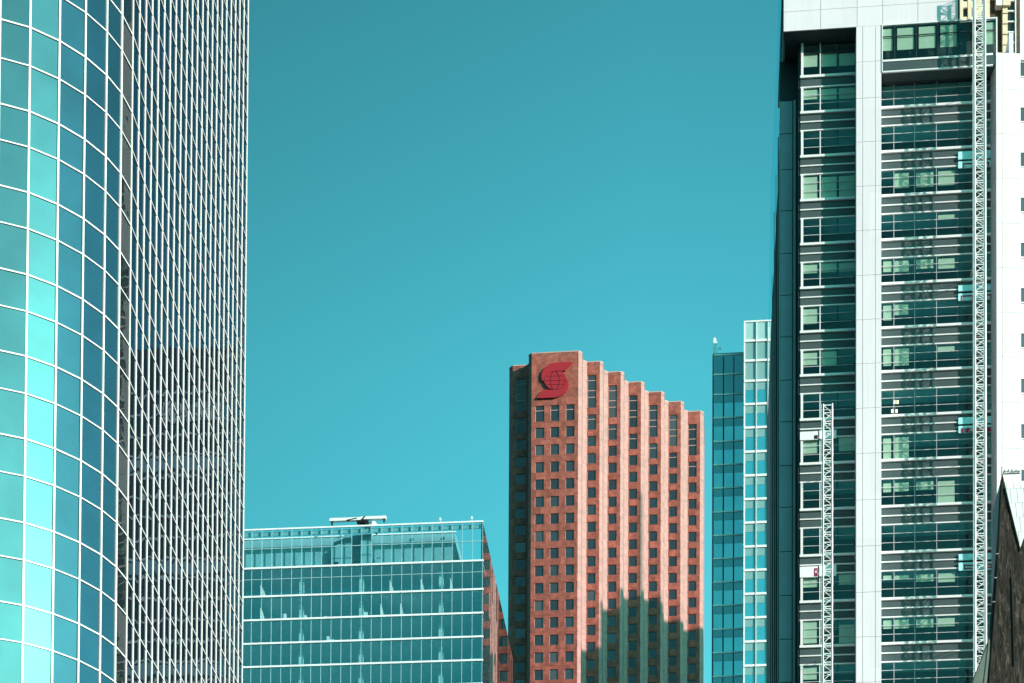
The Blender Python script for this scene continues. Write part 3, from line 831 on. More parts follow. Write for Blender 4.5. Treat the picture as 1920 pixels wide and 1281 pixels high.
# ================================================================== white framed tower on the right
P = at_y(1500, 378.2, 194)
TF = Frame(P.x, P.y, rad(-5.75))
FD = -1.8                                       # the frame stands this far in front of the glass
def build_white_tower():
    fr = TF
    t = thing('office_tower', 'tall tower with a white panelled frame around deep bays of dark green glass', 'tower', fr)
    S = [146.5, 213.7, 296, 378.2, 460.4, 542.4, 624.6, 706.5, 789.2, 872, 958, 1044, 1130.5, 1214, 1298]
    Z = [fr.z(1500, v) for v in S]
    per = 4.15
    while Z[-1] - per > 1: Z.append(Z[-1] - per)
    xb0, xb1 = 0.0, fr.x(1605.5, FD, 640) + .05
    xc0, xc1 = fr.x(1605.5, FD), fr.x(1652.5, FD)
    xr1 = fr.x(1872, 0)
    xright = xr1 + 1.0
    xl = fr.x(1469.5, FD, 40)
    zbeam = fr.z(1470, 59, FD)
    ztop = zbeam + 9
    RAISE = lambda k, f: Z[k] + f
    # dark rooms behind the glass
    mb = MB()
    xe = fr.x(1797, FD); zbox = fr.z(1655, 47.5, FD) - .2
    mb.box(-.1, xe - .3, 2.6, 22, 0, ztop - .3).box(xe - .3, xright, 2.6, 22, 0, zbox)
    mb.build('core', M['dark_room'], t)
    for k, z in enumerate(Z[:22]):
        MB().box(.05, xright, .25, 2.6, z - 1.6, z - .05).build('floor_slab', M['mid_room'], t)
    # ---- front frame: column, beam, side returns, each clad in separate panels with open joints
    J = [117, 185, 267, 350, 433, 517, 600, 682.6, 766, 851, 938, 1024.6, 1111, 1195, 1280]
    zj = [fr.z(1605, v, FD) for v in J]
    while zj[-1] - 4.2 > 0.5: zj.append(zj[-1] - 4.2)
    g = .035
    MB().box(xc0 + .05, xc1 - .05, FD + .12, 0.0, 0, zbeam).build('column_core', M['joint'], t)
    col = MB(); xs = [xc0, fr.x(1617.5, FD), fr.x(1641.5, FD), xc1]
    zc = [zbeam] + zj + [0]
    for j in range(len(zc) - 1):
        for i in range(3):
            col.box(xs[i] + (g*.5 if i else 0), xs[i+1] - (g*.5 if i < 2 else 0), FD, FD + .11, zc[j+1] + g*.5, zc[j] - g*.5)
    col.box(xc0, xc0 + .1, FD + .125, 0.0, 0, zbeam); col.box(xc1 - .1, xc1, FD + .125, 0.0, 0, zbeam)
    col.build('column', M['white_panel'], t)
    xe = fr.x(1797, FD)
    MB().box(xl + .1, xe - .05, FD + .12, 2.4, zbeam + .03, ztop - .1).build('beam_core', M['joint'], t)
    bm = MB(); us = [1469.5, 1538.8, 1607, 1655, 1721, 1797]
    bx = [xl] + [fr.x(u, FD, 20) for u in us[1:-1]] + [xe]
    zr = [zbeam, fr.z(1540, 18.2, FD), fr.z(1540, 18.2, FD) + 3.4, ztop]
    for i in range(len(bx) - 1):
        for j in range(3):
            bm.box(bx[i] + (g*.5 if i else 0), bx[i+1] - g*.5, FD, FD + .11, zr[j] + (g*.5 if j else 0), zr[j+1] - g*.5)
    bm.build('beam', M['white_panel'], t)
    # soffits
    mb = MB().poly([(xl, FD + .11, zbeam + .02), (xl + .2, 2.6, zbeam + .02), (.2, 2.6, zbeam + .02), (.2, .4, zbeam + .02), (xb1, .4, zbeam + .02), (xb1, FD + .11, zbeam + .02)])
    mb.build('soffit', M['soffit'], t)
    # ---- left corner: splayed side wall seen in the shade
    zsp = fr.z(1475, 160)
    xa = fr.x(1461.5, 2.2, 640)
    p, q = (xa, 2.2), (-.16, 2.2)
    MB().box(-.15, -.02, .05, 2.7, 0, zbeam).build('corner_return', M['dark_metal'], t)
    L = math.hypot(q[0]-p[0], q[1]-p[1]); d_ = ((q[0]-p[0])/L, (q[1]-p[1])/L); n_ = (-d_[1], d_[0])
    def strip(a, b, e0, e1, z0, z1): return [(p[0]+d_[0]*a+n_[0]*e0, p[1]+d_[1]*a+n_[1]*e0), (p[0]+d_[0]*b+n_[0]*e0, p[1]+d_[1]*b+n_[1]*e0), (p[0]+d_[0]*b+n_[0]*e1, p[1]+d_[1]*b+n_[1]*e1), (p[0]+d_[0]*a+n_[0]*e1, p[1]+d_[1]*a+n_[1]*e1)], z0, z1
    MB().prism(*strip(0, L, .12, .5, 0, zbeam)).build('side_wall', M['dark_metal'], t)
    jv = [222, 290, 368, 449, 528, 607, 689, 768, 851, 930, 1014, 1097, 1180, 1262]
    zs_ = [zsp] + [fr.z(1475, v) for v in jv]
    while zs_[-1] - 4.1 > 0.5: zs_.append(zs_[-1] - 4.1)
    mb = MB()
    for a, b in zip(zs_[:-1], zs_[1:]):
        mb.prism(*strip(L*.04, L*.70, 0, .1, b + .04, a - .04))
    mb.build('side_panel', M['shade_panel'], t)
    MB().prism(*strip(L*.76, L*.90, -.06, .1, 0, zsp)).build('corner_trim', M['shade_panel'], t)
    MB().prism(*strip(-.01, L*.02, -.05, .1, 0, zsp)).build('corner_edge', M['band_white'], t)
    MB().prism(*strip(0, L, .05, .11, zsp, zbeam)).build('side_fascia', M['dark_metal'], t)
    # raking sheet of glass on the far left side, and the vertical ribs below it
    D = 3.0
    pl = lambda u, v: fr.loc(u, v, D)
    MB().slab([pl(1461.5, -40), pl(1470.5, -40), pl(1469, 60), pl(1464, 190), pl(1455.5, 400), pl(1444, 612), pl(1440.6, 612), pl(1445.5, 330), pl(1452.5, 200)][::-1], D, D + .05).build('raking_glass', M['parapet_glass'], t)
    xs_ = fr.x(1442.5, D + .1); 
    zl1 = fr.loc(1444, 612, D)[1]; zl2 = fr.loc(1466, 190, D)[1]
    mb = MB().slab([(fr.x(1444.5, D+.1, 640), 0), (fr.x(1466.5, D+.1, 640), 0), (fr.x(1469.5, D+.1, 60), zbeam + 6), (fr.x(1466, D+.1, 190), zl2), (fr.x(1445.5, D+.1, 600), zl1)][::-1] , D + .1, D + 18)
    mb.build('rear_wall', M['dark_metal'], t)
    for u, w, mt, vt in ((1451.2, .07, 'joint', 400), (1454.5, .05, 'joint', 330), (1458.5, .10, 'shade_panel', 260), (1447.5, .05, 'shade_panel', 520)):
        x = fr.x(u, D); z = fr.z(u, vt, D)
        MB().box(x - w/2, x + w/2, D - .25, D + .09, 0, z).build('rib', M[mt], t)
    # ---- bays of glass behind the frame
    xgR = fr.x(1866, 0)
    bays = [(0.03, fr.x(1604.5, 0), [0.03] + [fr.x(u, 0) for u in (1537.5, 1570.5)] + [xc0 + .3]),
            (xc1 - .3, xright, [xc1 - .3] + [fr.x(u, 0) for u in (1676, 1715, 1756, 1795, 1833)] + [xright])]
    # heights inside one storey, above the white sill line
    def lv(k): 
        s = per if k == 0 else min(Z[k-1] - Z[k], 4.3)
        return s
    rest = {}
    def prt(k, mb, name, mat):
        if k <= 14: mb.build(name, mat, t)
        else: rest.setdefault((name, mat.name), MB()).add(mb)
    wins = []
    zglass_top = {0: zbeam, 1: fr.z(1655, 158, 0)}
    for b, (x0, x1, xm) in enumerate(bays):
        for k, z in enumerate(Z):
            if b == 1 and k == 0: continue
            first = (k == 0) or (b == 1 and k == 1)
            top = zglass_top[b] if first else Z[k-1]
            st = (Z[k-1] - z) if k else 3.3
            one = (k == 1)                               # only one spandrel band under the top storey
            if first: w_top = top
            else: w_top = z + (st - (1.68 if not one else .98))
            # panes
            for i in range(len(xm) - 1):
                wins.append((pane((0, 0), (1, 0), xm[i] + .04, xm[i+1] - .04, z + .1, w_top - .05, .0, .003), None))
            # spandrels above the window
            if not first:
                prt(k, MB().box(xm[0], xm[-1], -.02, .12, w_top + .02, Z[k-1] - .1), 'spandrel', M['grey_spandrel'])
                prt(k, MB().box(xm[0] - .02, xm[-1], -.12, .05, w_top - .055, w_top + .055), 'rail', M['white_metal'])
                if not one:
                    zm = (w_top + Z[k-1]) / 2 - .02
                    prt(k, MB().box(xm[0] - .02, xm[-1], -.12, -.02, zm - .055, zm + .055), 'rail', M['white_metal'])
            prt(k, MB().box(xm[0] - .03, xm[-1], -.20, .1, z - .11, z + .11), 'sill', M['white_metal'])
            if b == 0 and k == 0:
                zq = fr.z(1520, 101, 0); prt(k, MB().box(xm[0], xm[-1], -.08, 0, zq - .05, zq + .05), 'glazing_bar', M['dark_metal'])
            # slender bars across the window
            if not (b == 0 and k == 0):
                hgt = w_top - z
                for f_ in ((.36, .69) if hgt > 1.6 else (.5,)):
                    prt(k, MB().box(xm[0] + (.3 if b == 0 else 0), xm[-1] if b else fr.x(1600, 0), -.07, -.01, z + hgt*f_ - .022, z + hgt*f_ + .022), 'glazing_bar', M['joint_pale'])
            if b == 0:
                prt(k, MB().box(.08, .30, -.16, -.005, z + .12, w_top - .07), 'fin', M['white_metal'])
                prt(k, MB().box(xm[1] - .04, xm[1] + .05, -.06, .03, z + .12, w_top - .07), 'mullion', M['white_metal'])
                prt(k, MB().box(xm[2] - .04, xm[2] + .04, -.05, .03, z + .12, w_top - .07), 'mullion', M['dark_metal'])
            else:
                for i in range(1, len(xm) - 1):
                    prt(k, MB().box(xm[i] - .03, xm[i] + .03, -.05, .03, z + .12, w_top - .07), 'mullion', M['joint'] if i < 4 else M['dark_metal'])
    for (nm_, mt_), mb_ in rest.items(): tag(mb_.build(nm_, M[mt_], t), kind='stuff')
    emit(wins, fr, t, M['tower_glass'], 'window', limit=100)
    # ---- blinds behind the glass (u0,u1,v0,v1 as seen on the glass)
    B = [(1506, 1533, 104, 125), (1506, 1533, 170, 186), (1506, 1533, 333, 374), (1506, 1533, 497, 512), (1506, 1533, 581, 607), (1506, 1533, 663, 684),
         (1506, 1533, 824, 850), (1506, 1533, 1084, 1101), (1506, 1532, 1167, 1206), (1506, 1532, 1253, 1274),
         (1540, 1569, 101, 124), (1573, 1603, 101, 122), (1540, 1569, 168, 186), (1573, 1603, 166, 184), (1540, 1569, 333, 372), (1573, 1603, 331, 370), (1540, 1569, 495, 510), (1573, 1603, 494, 508), (1573, 1603, 820, 845), (1573, 1603, 1078, 1096),
         (1573, 1603, 1172, 1205), (1540, 1569, 660, 684),
         (1677, 1704, 326, 352), (1718, 1750, 325, 350), (1759, 1791, 322, 347), (1759, 1791, 404, 409),
         (1656, 1672, 491, 510), (1677, 1704, 490, 509), (1718, 1750, 488, 503), (1759, 1791, 486, 503), (1656, 1672, 574, 601), (1677, 1703, 572, 590),
         (1656, 1671, 656, 686), (1677, 1704, 655, 685), (1758, 1790, 651, 659), (1656, 1671, 823, 864), (1677, 1704, 821, 862),
         (1656, 1671, 907, 923), (1677, 1704, 906, 921), (1718, 1750, 904, 918), (1758, 1790, 903, 947), (1656, 1672, 1080, 1087), (1677, 1704, 1080, 1085), (1718, 1750, 1078, 1090), (1759, 1791, 1076, 1091),
         (1656, 1672, 1164, 1179), (1677, 1704, 1163, 1178), (1718, 1750, 1162, 1176), (1758, 1790, 1160, 1174)]
    for u0, u1, v0, v1 in B:
        vm = (v0 + v1) / 2
        xa, z1_ = fr.loc(u0, v0, .10); xb, z0_ = fr.loc(u1, v1, .10)
        MB().box(xa, xb, .08, .11, z0_, z1_).build('blind', M['blind'], t)
    for u, v in ((1677, 754), (1683, 754), (1673, 771), (1681, 771)):
        x, z = fr.loc(u, v, .6)
        MB().box(x - .09, x + .09, .58, .62, z - .16, z + .16).build('room_lamp', M['lamp_lit'], t)
    # ---- glazed box at the top of the right bay, flush with the frame
    Dx = FD - .02
    x0 = fr.x(1653.2, Dx, 90); x1 = fr.x(1868, Dx, 90)
    zt_, za, zb_, zc_, zd_ = [fr.z(1655, v, Dx) for v in (47.5, 69.5, 94, 115, 135.5)]
    bxm = MB().box(x0 + .05, x1 - .05, -.25, .2, zd_, zt_ - .05)
    bxm.box(x0 + .05, x1 - .05, Dx + .2, -.26, zt_ - .15, zt_ - .05)
    bxm.build('top_box', M['dark_room'], t)
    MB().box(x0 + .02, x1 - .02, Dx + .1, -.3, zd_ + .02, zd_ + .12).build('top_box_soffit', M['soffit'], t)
    mv = [x0 + .04] + [fr.x(u, Dx, 70) for u in (1677.5, 1718, 1758.5, 1798, 1836)] + [x1]
    wt = []
    for i in range(len(mv) - 1):
        wt.append((pane((0, 0), (1, 0), mv[i] + .03, mv[i+1] - .03, za + .03, zt_ - .1, Dx + .02, .002), None))
        wt.append((pane((0, 0), (1, 0), mv[i] + .03, mv[i+1] - .03, zc_ + .1, za - .03, Dx + .02, .002), None))
        xa = mv[i] + (.06 if i == 0 else .24); xb = mv[i+1] - .2
        if i == 4: continue
        MB().box(xa, xb, Dx + .13, Dx + .16, zb_, zt_ - .3).build('blind', M['blind'], t)
    emit(wt, fr, t, M['tower_glass'], 'top_window')
    for x in mv[1:-1]: MB().box(x - .03, x + .03, Dx - .03, Dx + .05, zc_, zt_ - .05).build('mullion', M['dark_metal'], t)
    MB().box(mv[0], x1, Dx - .03, Dx + .05, za - .03, za + .03).build('transom', M['dark_metal'], t)
    MB().box(x0, x1 + .1, Dx - .05, Dx + .15, zt_ - .06, zt_ + .05).build('top_cap', M['white_metal'], t)
    MB().box(x0, x0 + .09, Dx - .04, Dx + .1, zd_, zt_ - .06).build('edge_trim', M['white_metal'], t)
    MB().box(x1 - .02, x1 + .1, Dx - .04, Dx + .1, zd_, zt_ - .06).build('edge_trim', M['white_metal'], t)
    MB().box(x0 + .09, x1 - .3, Dx - .06, Dx + .1, zc_ - .09, zc_ + .09).build('sill', M['white_metal'], t)
    MB().box(x0 + .09, x1 - .3, Dx - .06, Dx + .1, zd_ - .06, zd_ + .06).build('sill', M['white_metal'], t)
    MB().box(x0 + .09, x1 - .05, Dx, Dx + .1, zd_ + .06, zc_ - .09).build('spandrel', M['grey_spandrel'], t)
    # ---- landing strips of bare membrane with painted frames, every third floor
    for n_, (v0, v1, v2, v3) in enumerate(((284.5, 299, 303, 315.5), (535, 546, 550.5, 564), (783, 795, 799, 812), (1039, 1050.5, 1055, 1070))):
        xa, xb = fr.x(1797, -.25), fr.x(1866, -.25)
        za_, zb2, zc2, zd2 = [fr.z(1800, v, -.25) for v in (v0, v1, v2, v3)]
        MB().box(xa, xb, -.25, -.13, zb2, za_).build('membrane', M['membrane'], t)
        m_ = MB().box(xa, xb, -.25, -.13, zd2, zc2).build('membrane', M['membrane'], t)
        w_ = xb - xa; hh = zc2 - zd2
        if n_ != 2:
            for fx0, fx1 in ((.12, .42) if n_ == 0 else (.07, .40) if n_ == 1 else (.14, .42), (.74, .84) if n_ == 0 else (.70, .90)):
                a_, b_ = xa + w_*fx0, xa + w_*fx1
                bot = zd2 + (.0 if n_ < 2 else .14*hh); tp = zd2 + .70*hh
                mk = MB(); pk = MB(); mk.box(a_, b_, -.27, -.252, tp - .13, tp); mk.box(a_, a_ + .1, -.27, -.252, bot, tp - .13); mk.box(b_ - .1, b_, -.27, -.252, bot, tp - .13)
                if n_ == 3: mk.box(a_ + .1, b_ - .1, -.27, -.252, bot, bot + .1); mk.box(a_ + .22, b_ - .22, -.27, -.252, bot + .2, tp - .25)
                pk.box(a_ + .14, a_ + .14 + (b_ - a_)*.22, -.268, -.251, bot, tp - .18)
                pk.build('painted_patch', M['pink'], m_); MB().box(b_ - .14 - (b_ - a_)*.15, b_ - .14, -.268, -.251, bot, tp - .18).build('painted_patch', M['pink'], m_)
                mk.build('painted_frame', M['maroon'], m_)
        else:
            MB().box(xa + w_*.07, xb, -.27, -.252, zd2, zd2 + .66*hh).build('banner', M['maroon'], m_)
        if n_ == 2:
            for s_, fx in (('E', .12), ('A', .27), ('I', .36), ('U', .87)):
                cu = bpy.data.curves.new('letters', 'FONT'); cu.body = s_; cu.size = .62
                to = bpy.data.objects.new('tmp', cu); me = bpy.data.meshes.new_from_object(to)
                bpy.data.objects.remove(to); me.materials.append(M['pink'])
                o = bpy.data.objects.new('letter', me); scene.collection.objects.link(o); o.parent = m_
                o.rotation_euler = (math.pi/2, 0, 0); o.location = (xa + w_*fx, -.275, zd2 + .02)
    for n_, (v0, v1) in enumerate(((810, 825.5), (1063, 1083))):
        xa, xm_, xb = .02, fr.x(1536, -.25), fr.x(1568.5, -.25)
        za_, zb2 = fr.z(1500, v0, -.25), fr.z(1500, v1, -.25)
        m_ = MB().box(xa, xm_ - .1, -.25, -.13, zb2, za_).build('membrane', M['membrane_white'], t)
        MB().box(xm_ + .02, xb, -.25, -.13, zb2 + .05, za_ + .05).build('membrane', M['membrane_white'], t)
        mk = MB().box(xm_ - .45, xm_ - .12, -.27, -.252, zb2 + .05, zb2 + .40*(1 + n_))
        mk.build('painted_frame', M['maroon'] if n_ else M['black'], m_)
        if n_: MB().box(xm_ - .36, xm_ - .2, -.28, -.271, zb2 + .35, zb2 + .6).build('painted_patch', M['pink'], m_)
    # right side and back, out of view
    MB().box(xright, xright + .4, .0, 22, 0, zbox).build('party_wall', M['white_panel'], t)
    MB().box(xl, xright, 22, 22.4, 0, zbox).build('back_wall', M['white_panel'], t)
    MB().box(xe - .35, xe - .06, 2.41, 22, zbox, ztop - .1).build('penthouse_wall', M['white_panel'], t)
    MB().box(xl, xe - .05, FD + .2, 22, ztop - .09, ztop + .2).build('roof', M['concrete'], t)
build_white_tower()

# ---- hoist masts standing on the street in front of the white tower
def build_masts():
    fr = TF
    h = 1.70
    def section(w, thick):
        mb = MB(); r = .045
        c = [(-w/2, -w/2), (w/2, -w/2), (w/2, w/2), (-w/2, w/2)]
        for i, (x, y) in enumerate(c):
            mb.bar((x, y, 0), (x, y, h - .02), thick if i == 1 else thick*.85, 6)
        for i in range(4):
            a, b = c[i], c[(i+1) % 4]
            for z in (.07, h*.5, h - .14): mb.bar((*a, z), (*b, z), .050 if i == 0 else .016 if i == 2 else .035)
            if i != 2: mb.bar((*a, h - .14), (*b, h*.5), .034); mb.bar((*b, h*.5), (*a, .07), .034)
        mb.bar((c[0][0], c[0][1], h*.5), (c[2][0], c[2][1], h*.5), .025)
        mb.bar((c[0][0], c[0][1], .07), (c[2][0], c[2][1], .07), .025)
        # rack on the right hand chord
        mb.box(w/2 + .03, w/2 + .09, -w/2 - .04, -w/2 + .04, .2, 1.2)
        return mb.mesh('mast_section', M['truss'])
    for (uc, w, thick, vt, dc, lab) in ((1838.3, .92, .105, -40, -3.05, 'tall white lattice hoist mast running the full height beside the bright white pier'),
                                        (1552.0, .80, .08, 757, -2.95, 'shorter white lattice hoist mast ending halfway up the left glass bay')):
        x = fr.x(uc, dc - w/2, 900); zt = fr.z(uc, vt, dc - w/2)
        o = thing('hoist_mast', lab, 'hoist mast', loc=fr.world(x, dc, 0), ang=fr.a, group='white lattice hoist masts on the tower front')
        me = section(w, thick); n = int(zt / h); z0 = zt - n*h
        for k in range(n):
            s = bpy.data.objects.new('mast_section', me); scene.collection.objects.link(s); s.parent = o; s.location = (0, 0, z0 + k*h)
        MB().box(-w/2 - .3, w/2 + .3, -w/2 - .3, w/2 + .3, 0, z0 - .01).build('base', M['concrete'], o)
        MB().bar((-w/2 - .16, -w/2, z0), (-w/2 - .16, -w/2, zt), .022).build('cable', M['truss'], o)
        for k in range(8, n, 10):
            z = z0 + k*h
            MB().bar((-w/2, w/2, z), (-w/2, -dc - .3, z), .035).bar((w/2, w/2, z), (w/2, -dc - .3, z), .035).build('wall_tie', M['truss'], o)
build_masts()

# ================================================================== bright white neighbour and the brick tower behind it
def build_right_neighbours():
    P = at_z(1868.0, 99.5, TF.z(1872, 99.5, FD - .1))
    P = TF.world(TF.x(1868.5, FD - .1, 400), FD - .1, 0)
    fr = Frame(P.x, P.y, rad(3))
    t = thing('white_building', 'bright white panelled building at the right edge, its flat top below the beige brick tower', 'building', fr)
    zt = fr.z(1875, 98.5); xp = fr.x(1914.5)
    J = [167, 250.5, 334, 418, 501.5, 585.5, 669, 754, 840, 926, 1012]
    zj = [fr.z(1875, v) for v in J]
    while zj[-1] - 4.2 > .5: zj.append(zj[-1] - 4.2)
    xs = [0, fr.x(1879.8), xp]
    mb = MB(); zc = [zt] + zj + [0]; g = .035
    for a, b in zip(zc[:-1], zc[1:]):
        for i in range(2): mb.box(xs[i] + (g/2 if i else 0), xs[i+1] - (g/2 if i == 0 else 0), 0, .1, b + g/2, a - g/2)
    mb.build('pier', M['white_pier'], t)
    MB().box(.03, xp - .03, .101, 3, 0, zt - .02).build('pier_core', M['joint'], t)
    MB().box(-.03, .029, .06, 1.8, 0, zt - .01).build('pier_side', M['joint'], t)
    W = 16
    MB().box(xp + .1, W, 1.3, 20, 0, zt - .4).build('core', M['dark_room'], t)
    MB().box(.1, xp, 3, 20, 0, zt - .3).build('rear_wall', M['white_panel'], t)
    spv = MB(); wins = []
    z = zt - .1; k = 0
    zr = [fr.z(1918, v, .6) for v in (118, 190, 228, 275, 341, 358, 435, 440)]
    base = fr.z(1918, 118, .6)
    zrow = base
    while zrow > 4:
        wins.append((pane((xp, .6), (W, .6), .05, 4, zrow - 1.25, zrow, .1), None))
        wins.append((pane((xp, .6), (W, .6), 4.2, 8, zrow - 1.25, zrow, .1), None))
        spv.box(xp, W, .6, .9, zrow - 4.2 + .05, zrow - 1.30)
        MB().box(xp, W, .5, .6, zrow - 1.40, zrow - 1.30).build('sill', M['white_metal'], t)
        zrow -= 4.2
    spv.box(xp, W, .6, .9, base + .05, zt - .3)
    emit(wins, fr, t, M['window_grey'], 'window', limit=60)
    spv.build('spandrel', M['white_bright'], t)
    MB().box(xp, W, .4, .9, zt - .28, zt).build('parapet', M['white_bright'], t)
    # beige brick tower behind
    P = at_y(1798, 60, 232)
    fr = Frame(P.x, P.y, rad(-2))
    t = thing('brick_tower', 'beige brick tower with dark brown window strips rising behind the white building', 'tower', fr)
    z0 = 0; zt = fr.z(1850, -60)
    W = 10
    X = lambda u: fr.x(u, 0, 50)
    MB().box(0, W, .5, 16, 0, zt - .2).build('core', M['brown'], t)
    for a, b, mt in ((1800, 1806, 'beige'), (1815, 1822, 'beige'), (1829.5, 1841, 'beige'), (1848, 1856, 'beige'), (1880, 1889.3, 'beige'), (1903.5, 1905.5, 'white_bright'), (1906, 1911.5, 'brown'), (1912.5, 1935, 'membrane_white')):
        MB().box(X(a), X(b), 0, .5, 0, zt).build('pier', M[mt], t)
    zb = fr.z(1890, 38.5); wins = []
    for k in range(-3, 50):
        z = zb - k*1.19
        if z < 2: break
        wins.append((pane((X(1889.6), .3), (X(1903.2), .3), .02, X(1903.2) - X(1889.6) - .02, z - 1.1, z - .1, 0), None))
        wins.append((pane((X(1806.5), .3), (X(1814.5), .3), 0, X(1814.5) - X(1806.5), z - 1.1, z - .1, 0), None))
        wins.append((pane((X(1822.5), .3), (X(1829), .3), 0, X(1829) - X(1822.5), z - 1.1, z - .1, 0), None))
        if k < 14:
            MB().box(X(1889.5), X(1903.4), .1, .32, z - .09, z + .04).build('sill', M['white_bright'], t)
            MB().box(X(1889.2) - .55, X(1889.2) - .02, -.03, .0, z + .75, z + .83).build('joint', M['brown'], t)
    for z, a, b in ((zb + 1.6, 1806, 1829), (zb - .15, 1806, 1829), (zb + 1.2, 1841, 1848), (zb + 2.6, 1856, 1867)):
        MB().box(X(a), X(b), .05, .45, z, z + .7).build('lintel', M['beige'], t)
    emit(wins, fr, t, M['dark_pane'], 'window', limit=60)
    zc = fr.z(1870, 13.5)
    MB().box(X(1867), X(1878.5), -.3, .5, zc, zc + 3).build('balcony', M['white_bright'], t)
    MB().box(X(1880), X(1894), -.3, -.02, zc, zc + 3).build('balcony', M['beige'], t)
    MB().box(-.1, W + .1, -.05, 16, zt, zt + .4).build('roof', M['concrete'], t)
build_right_neighbours()

# ================================================================== dark old stone tower in the lower right corner
def build_stone_tower():
    Y = 62.0
    P = at_y(1880, 1281, Y)
    fr = Frame(P.x, P.y, GRID)
    L = lambda u, v, d=0: fr.loc(u, v, d)
    t = thing('stone_tower', 'dark weathered stone gable tower with a pale slated roof and iron cresting, lower right corner', 'tower', fr)
    lft = [(1879.5, 888), (1877, 930), (1873.5, 1000), (1866, 1090), (1858.5, 1180), (1851, 1281)]
    xb, zb = L(1851, 1281)
    # front gable: rough stone, slightly broken edge
    pts = [L(*p) for p in lft] + [(xb - .55, zb - 6), (xb - .6, 0), (3.2, 0)]
    rgt = [(1990, 1281), (1960, 1150), (1935, 1040), (1920.5, 1006), (1912.5, 1029), (1903, 990), (1893, 945), (1885, 910)]
    pts += [L(*p) for p in rgt]
    MB().slab(pts[::-1], 0, .5).build('gable_wall', M['stone'], t)
    mb = MB()
    for p, q in ((( 1897, 1083), (1902, 1250)), ((1879, 905), (1868, 1110)), ((1868, 1110), (1855, 1281)), ((1884, 915), (1913, 1033))):
        a, b = L(*p), L(*q); mb.bar((a[0], -.02, a[1]), (b[0], -.02, b[1]), .022)
    mb.build('edge_rib', M['slate'], t)
    for v in (1040, 1085, 1130):
        u = 1879.5 - (v - 888)*.0735 - .5; x, z = L(u, v)
        MB().box(x - .01, x + .07, -.06, 0, z - .012, z + .012).build('bracket', M['joint'], t)
    # pale sloped roof behind the gable, in overlapping sheets
    D0 = .8
    top = [(1878, 888), (1913, 882)]
    rows = [(1878, 886), (1878, 903), (1878, 932.5), (1878, 962), (1878, 993), (1878, 1025), (1878, 1060)]
    mb = MB()
    zt = L(1880, 886, D0)[1]
    for j in range(len(rows) - 1):
        za = L(1890, rows[j][1], D0)[1]; zb_ = L(1890, rows[j+1][1], D0)[1]
        ya = D0 + .55 - .09*j; yb = ya - .09
        for i in range(6):
            xa, xb_ = L(1878, 950, D0)[0] + .20*i + (.08 if j % 2 else 0), L(1878, 950, D0)[0] + .20*(i+1) + (.08 if j % 2 else 0)
            g = .006
            mb.v += [(xa + g + .028*j, ya, za - .004), (xb_ - g + .028*j, ya, za - .004), (xb_ - g + .028*(j+1), yb, zb_ + .004), (xa + g + .028*(j+1), yb, zb_ + .004)]
            n = len(mb.v); mb.f.append((n-4, n-1, n-2, n-3))
    x0 = L(1878, 950, D0)[0]
    mb.build('roof_sheet', M['roof_white'], t)
    MB().box(x0 + .04, x0 + 1.5, D0 + .62, D0 + 2.5, 0, zt).build('roof_core', M['joint'], t)
    # iron cresting and finial on the ridge
    mb = MB()
    xa, za = L(1881, 889, D0 + .5); xb_, _ = L(1913, 889, D0 + .5)
    y = D0 + .55
    nn = 16
    for i in range(nn):
        x = xa + (xb_ - xa)*i/nn; hh = .10 + .05*math.sin(i*1.7) + .02*(i % 3)
        mb.bar((x, y, za), (x + .01, y, za + hh), .008); mb.bar((x, y, za + hh*.4), (x + .03, y, za + hh*.85), .007); mb.bar((x + .015, y, za + hh*.9), (x - .012, y, za + hh*.55), .007)
        mb.bar((x, y, za + hh*.3), (x + .03, y, za + .03), .006)
    mb.bar((xa, y, za + .02), (xb_, y, za + .02), .010).bar((xa, y, za + .10), (xb_, y, za + .10), .006)
    mb.build('iron_cresting', M['black'], t)
    x, z = L(1879.2, 893); x2, z2 = L(1878.6, 872)
    MB().bar((x, .1, z - .1), (x2, .1, z2), .012, 6).build('finial', M['black'], t)
    # flared roof edge at the foot on the left
    D1 = -.6
    l = lambda u, v: fr.loc(u, v, D1)
    c = [(1820, 1290), (1826, 1271), (1836, 1246), (1846, 1221), (1853, 1200), (1856, 1196), (1855, 1230), (1852, 1262), (1850, 1290)]
    p2 = [l(*q) for q in c]; p2 = p2 + [(p2[-1][0], p2[-1][1] - 4), (p2[0][0] - .8, p2[0][1] - 4)]
    mb = MB(); n = len(p2)
    mb.slab(p2[::-1], D1, D1 + .45)
    mb.build('flared_roof', M['olive'], t)
    mb = MB()
    for k in range(len(c) - 4):
        a, b = l(*c[k]), l(*c[k+1]); mb.bar((a[0], D1, a[1]), (b[0], D1, b[1]), .018)
    a, b = l(1853, 1205), l(1843, 1290); mb.bar((a[0], D1, a[1]), (b[0], D1, b[1]), .014)
    mb.build('roof_roll', M['slate'], t)
build_stone_tower()

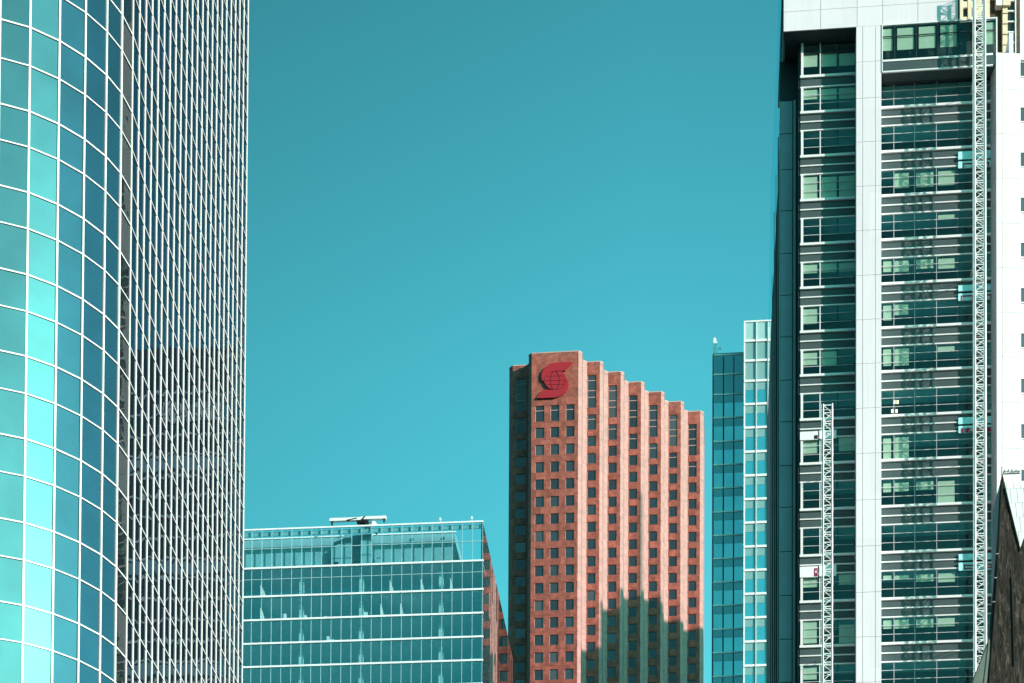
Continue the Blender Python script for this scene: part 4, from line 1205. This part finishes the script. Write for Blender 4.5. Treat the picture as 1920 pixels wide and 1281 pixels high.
# ================================================================== two towers outside the picture: one is mirrored in the fins' glass, one shades the red tower
def build_unseen():
    fr = Frame(46.0, 396.0, rad(-4))
    t = thing('banded_tower', 'dark office tower with pale floor bands, mirrored in the flat glass side at the left', 'tower', fr)
    zt = (2900 - 620) / 4000 * 400
    MB().box(0, 31, 0, 24, 0, zt).build('wall', M['dark_metal'], t)
    z = zt - 9
    k = 0
    while z > 6:
        MB().box(-.12, 31.1, -.35, .01, z - .22, z + .22).build('floor_band', M['white_bright'], t)
        if k % 5 == 3:
            MB().box(-.1, 31, -.12, .012, z - 2.8, z - .5).build('window_strip', M['shade_panel'], t)
        z -= 4.0; k += 1
    zs = (2900 - 765) / 4000 * 400
    sg = MB()
    for i, w in enumerate((2.6, 3.4, 3.4)):
        x = 9.5 + i*4.3
        sg.box(x, x + .9, -.5, -.36, zs, zs + 3.6); sg.box(x + w - .9, x + w, -.5, -.36, zs, zs + 3.6)
        sg.box(x + .9, x + w - .9, -.5, -.36, zs + 2.8, zs + 3.6)
        if i != 1: sg.box(x + .9, x + w - .9, -.5, -.36, zs, zs + .7)
    sg.build('roof_sign', M['white_bright'], t)
    # caster
    h = Vector((SUN.x, SUN.y, 0)).normalized(); perp = Vector((-h.y, h.x, 0))
    base = at_y(1200, 1100, 492); base.z = 0
    t0 = 135.0
    ang = math.atan2(perp.y, perp.x)
    O = base + h * t0
    fr = Frame(O.x, O.y, ang)
    t = thing('stepped_tower', 'stepped office tower beyond the right edge, shading the foot of the red skyscraper', 'tower', loc=O, ang=ang)
    P = at_y(997.0, 663.8, 480); sf = Frame(P.x, P.y, rad(-5.9))
    prof = [(1097, 1236, .9), (1130, 1157, 4.8), (1161, 1137, 9.6), (1203, 1139, 14.4), (1240, 1160, 19.2), (1252, 1176, 19.2), (1276, 1197, 24), (1288, 1215, 28.8)]
    ed = []
    for u, v, d in prof:
        x, z = sf.loc(u, v, d); w = sf.world(x, d, z)
        q = (w - base); a = q.dot(perp); tt = t0 - q.dot(h)
        ed.append((a, z + tt * math.tan(SUN_EL)))
    x, z = sf.loc(1345, 1215, 28.8); a_end = (sf.world(x, 28.8, 0) - base).dot(perp) + 6
    ed.sort(key=lambda e: e[0])
    for i, (a, hgt) in enumerate(ed):
        b = ed[i+1][0] if i + 1 < len(ed) else a_end
        MB().box(a, b, 0, 14, 0, hgt).build('wall', M['white_panel'], t)
        for k in range(12):
            z = hgt - 3 - k*3.9
            if b - a > .8 and z > 5: MB().box(a + .2, b - .2, -.06, -.001, z - 1.5, z).build('window', M['window_dark'], t)
    x, z = sf.loc(1204, 930, 14.4); w = sf.world(x, 14.4, z); q = w - base; a = q.dot(perp); tt = t0 - q.dot(h)
    m_ = thing('roof_mast', 'thin mast on the stepped tower beyond the right edge, casting a narrow shadow line', 'mast', loc=fr.world(a, 3, 170), ang=ang)
    MB().bar((0, 0, 0), (0, 0, z + tt*math.tan(SUN_EL) - 170), .35, 8).build('pole', M['white_metal'], m_)
    MB().box(-.8, .8, -.8, .8, 0, 8).build('footing', M['concrete'], m_)
build_unseen()
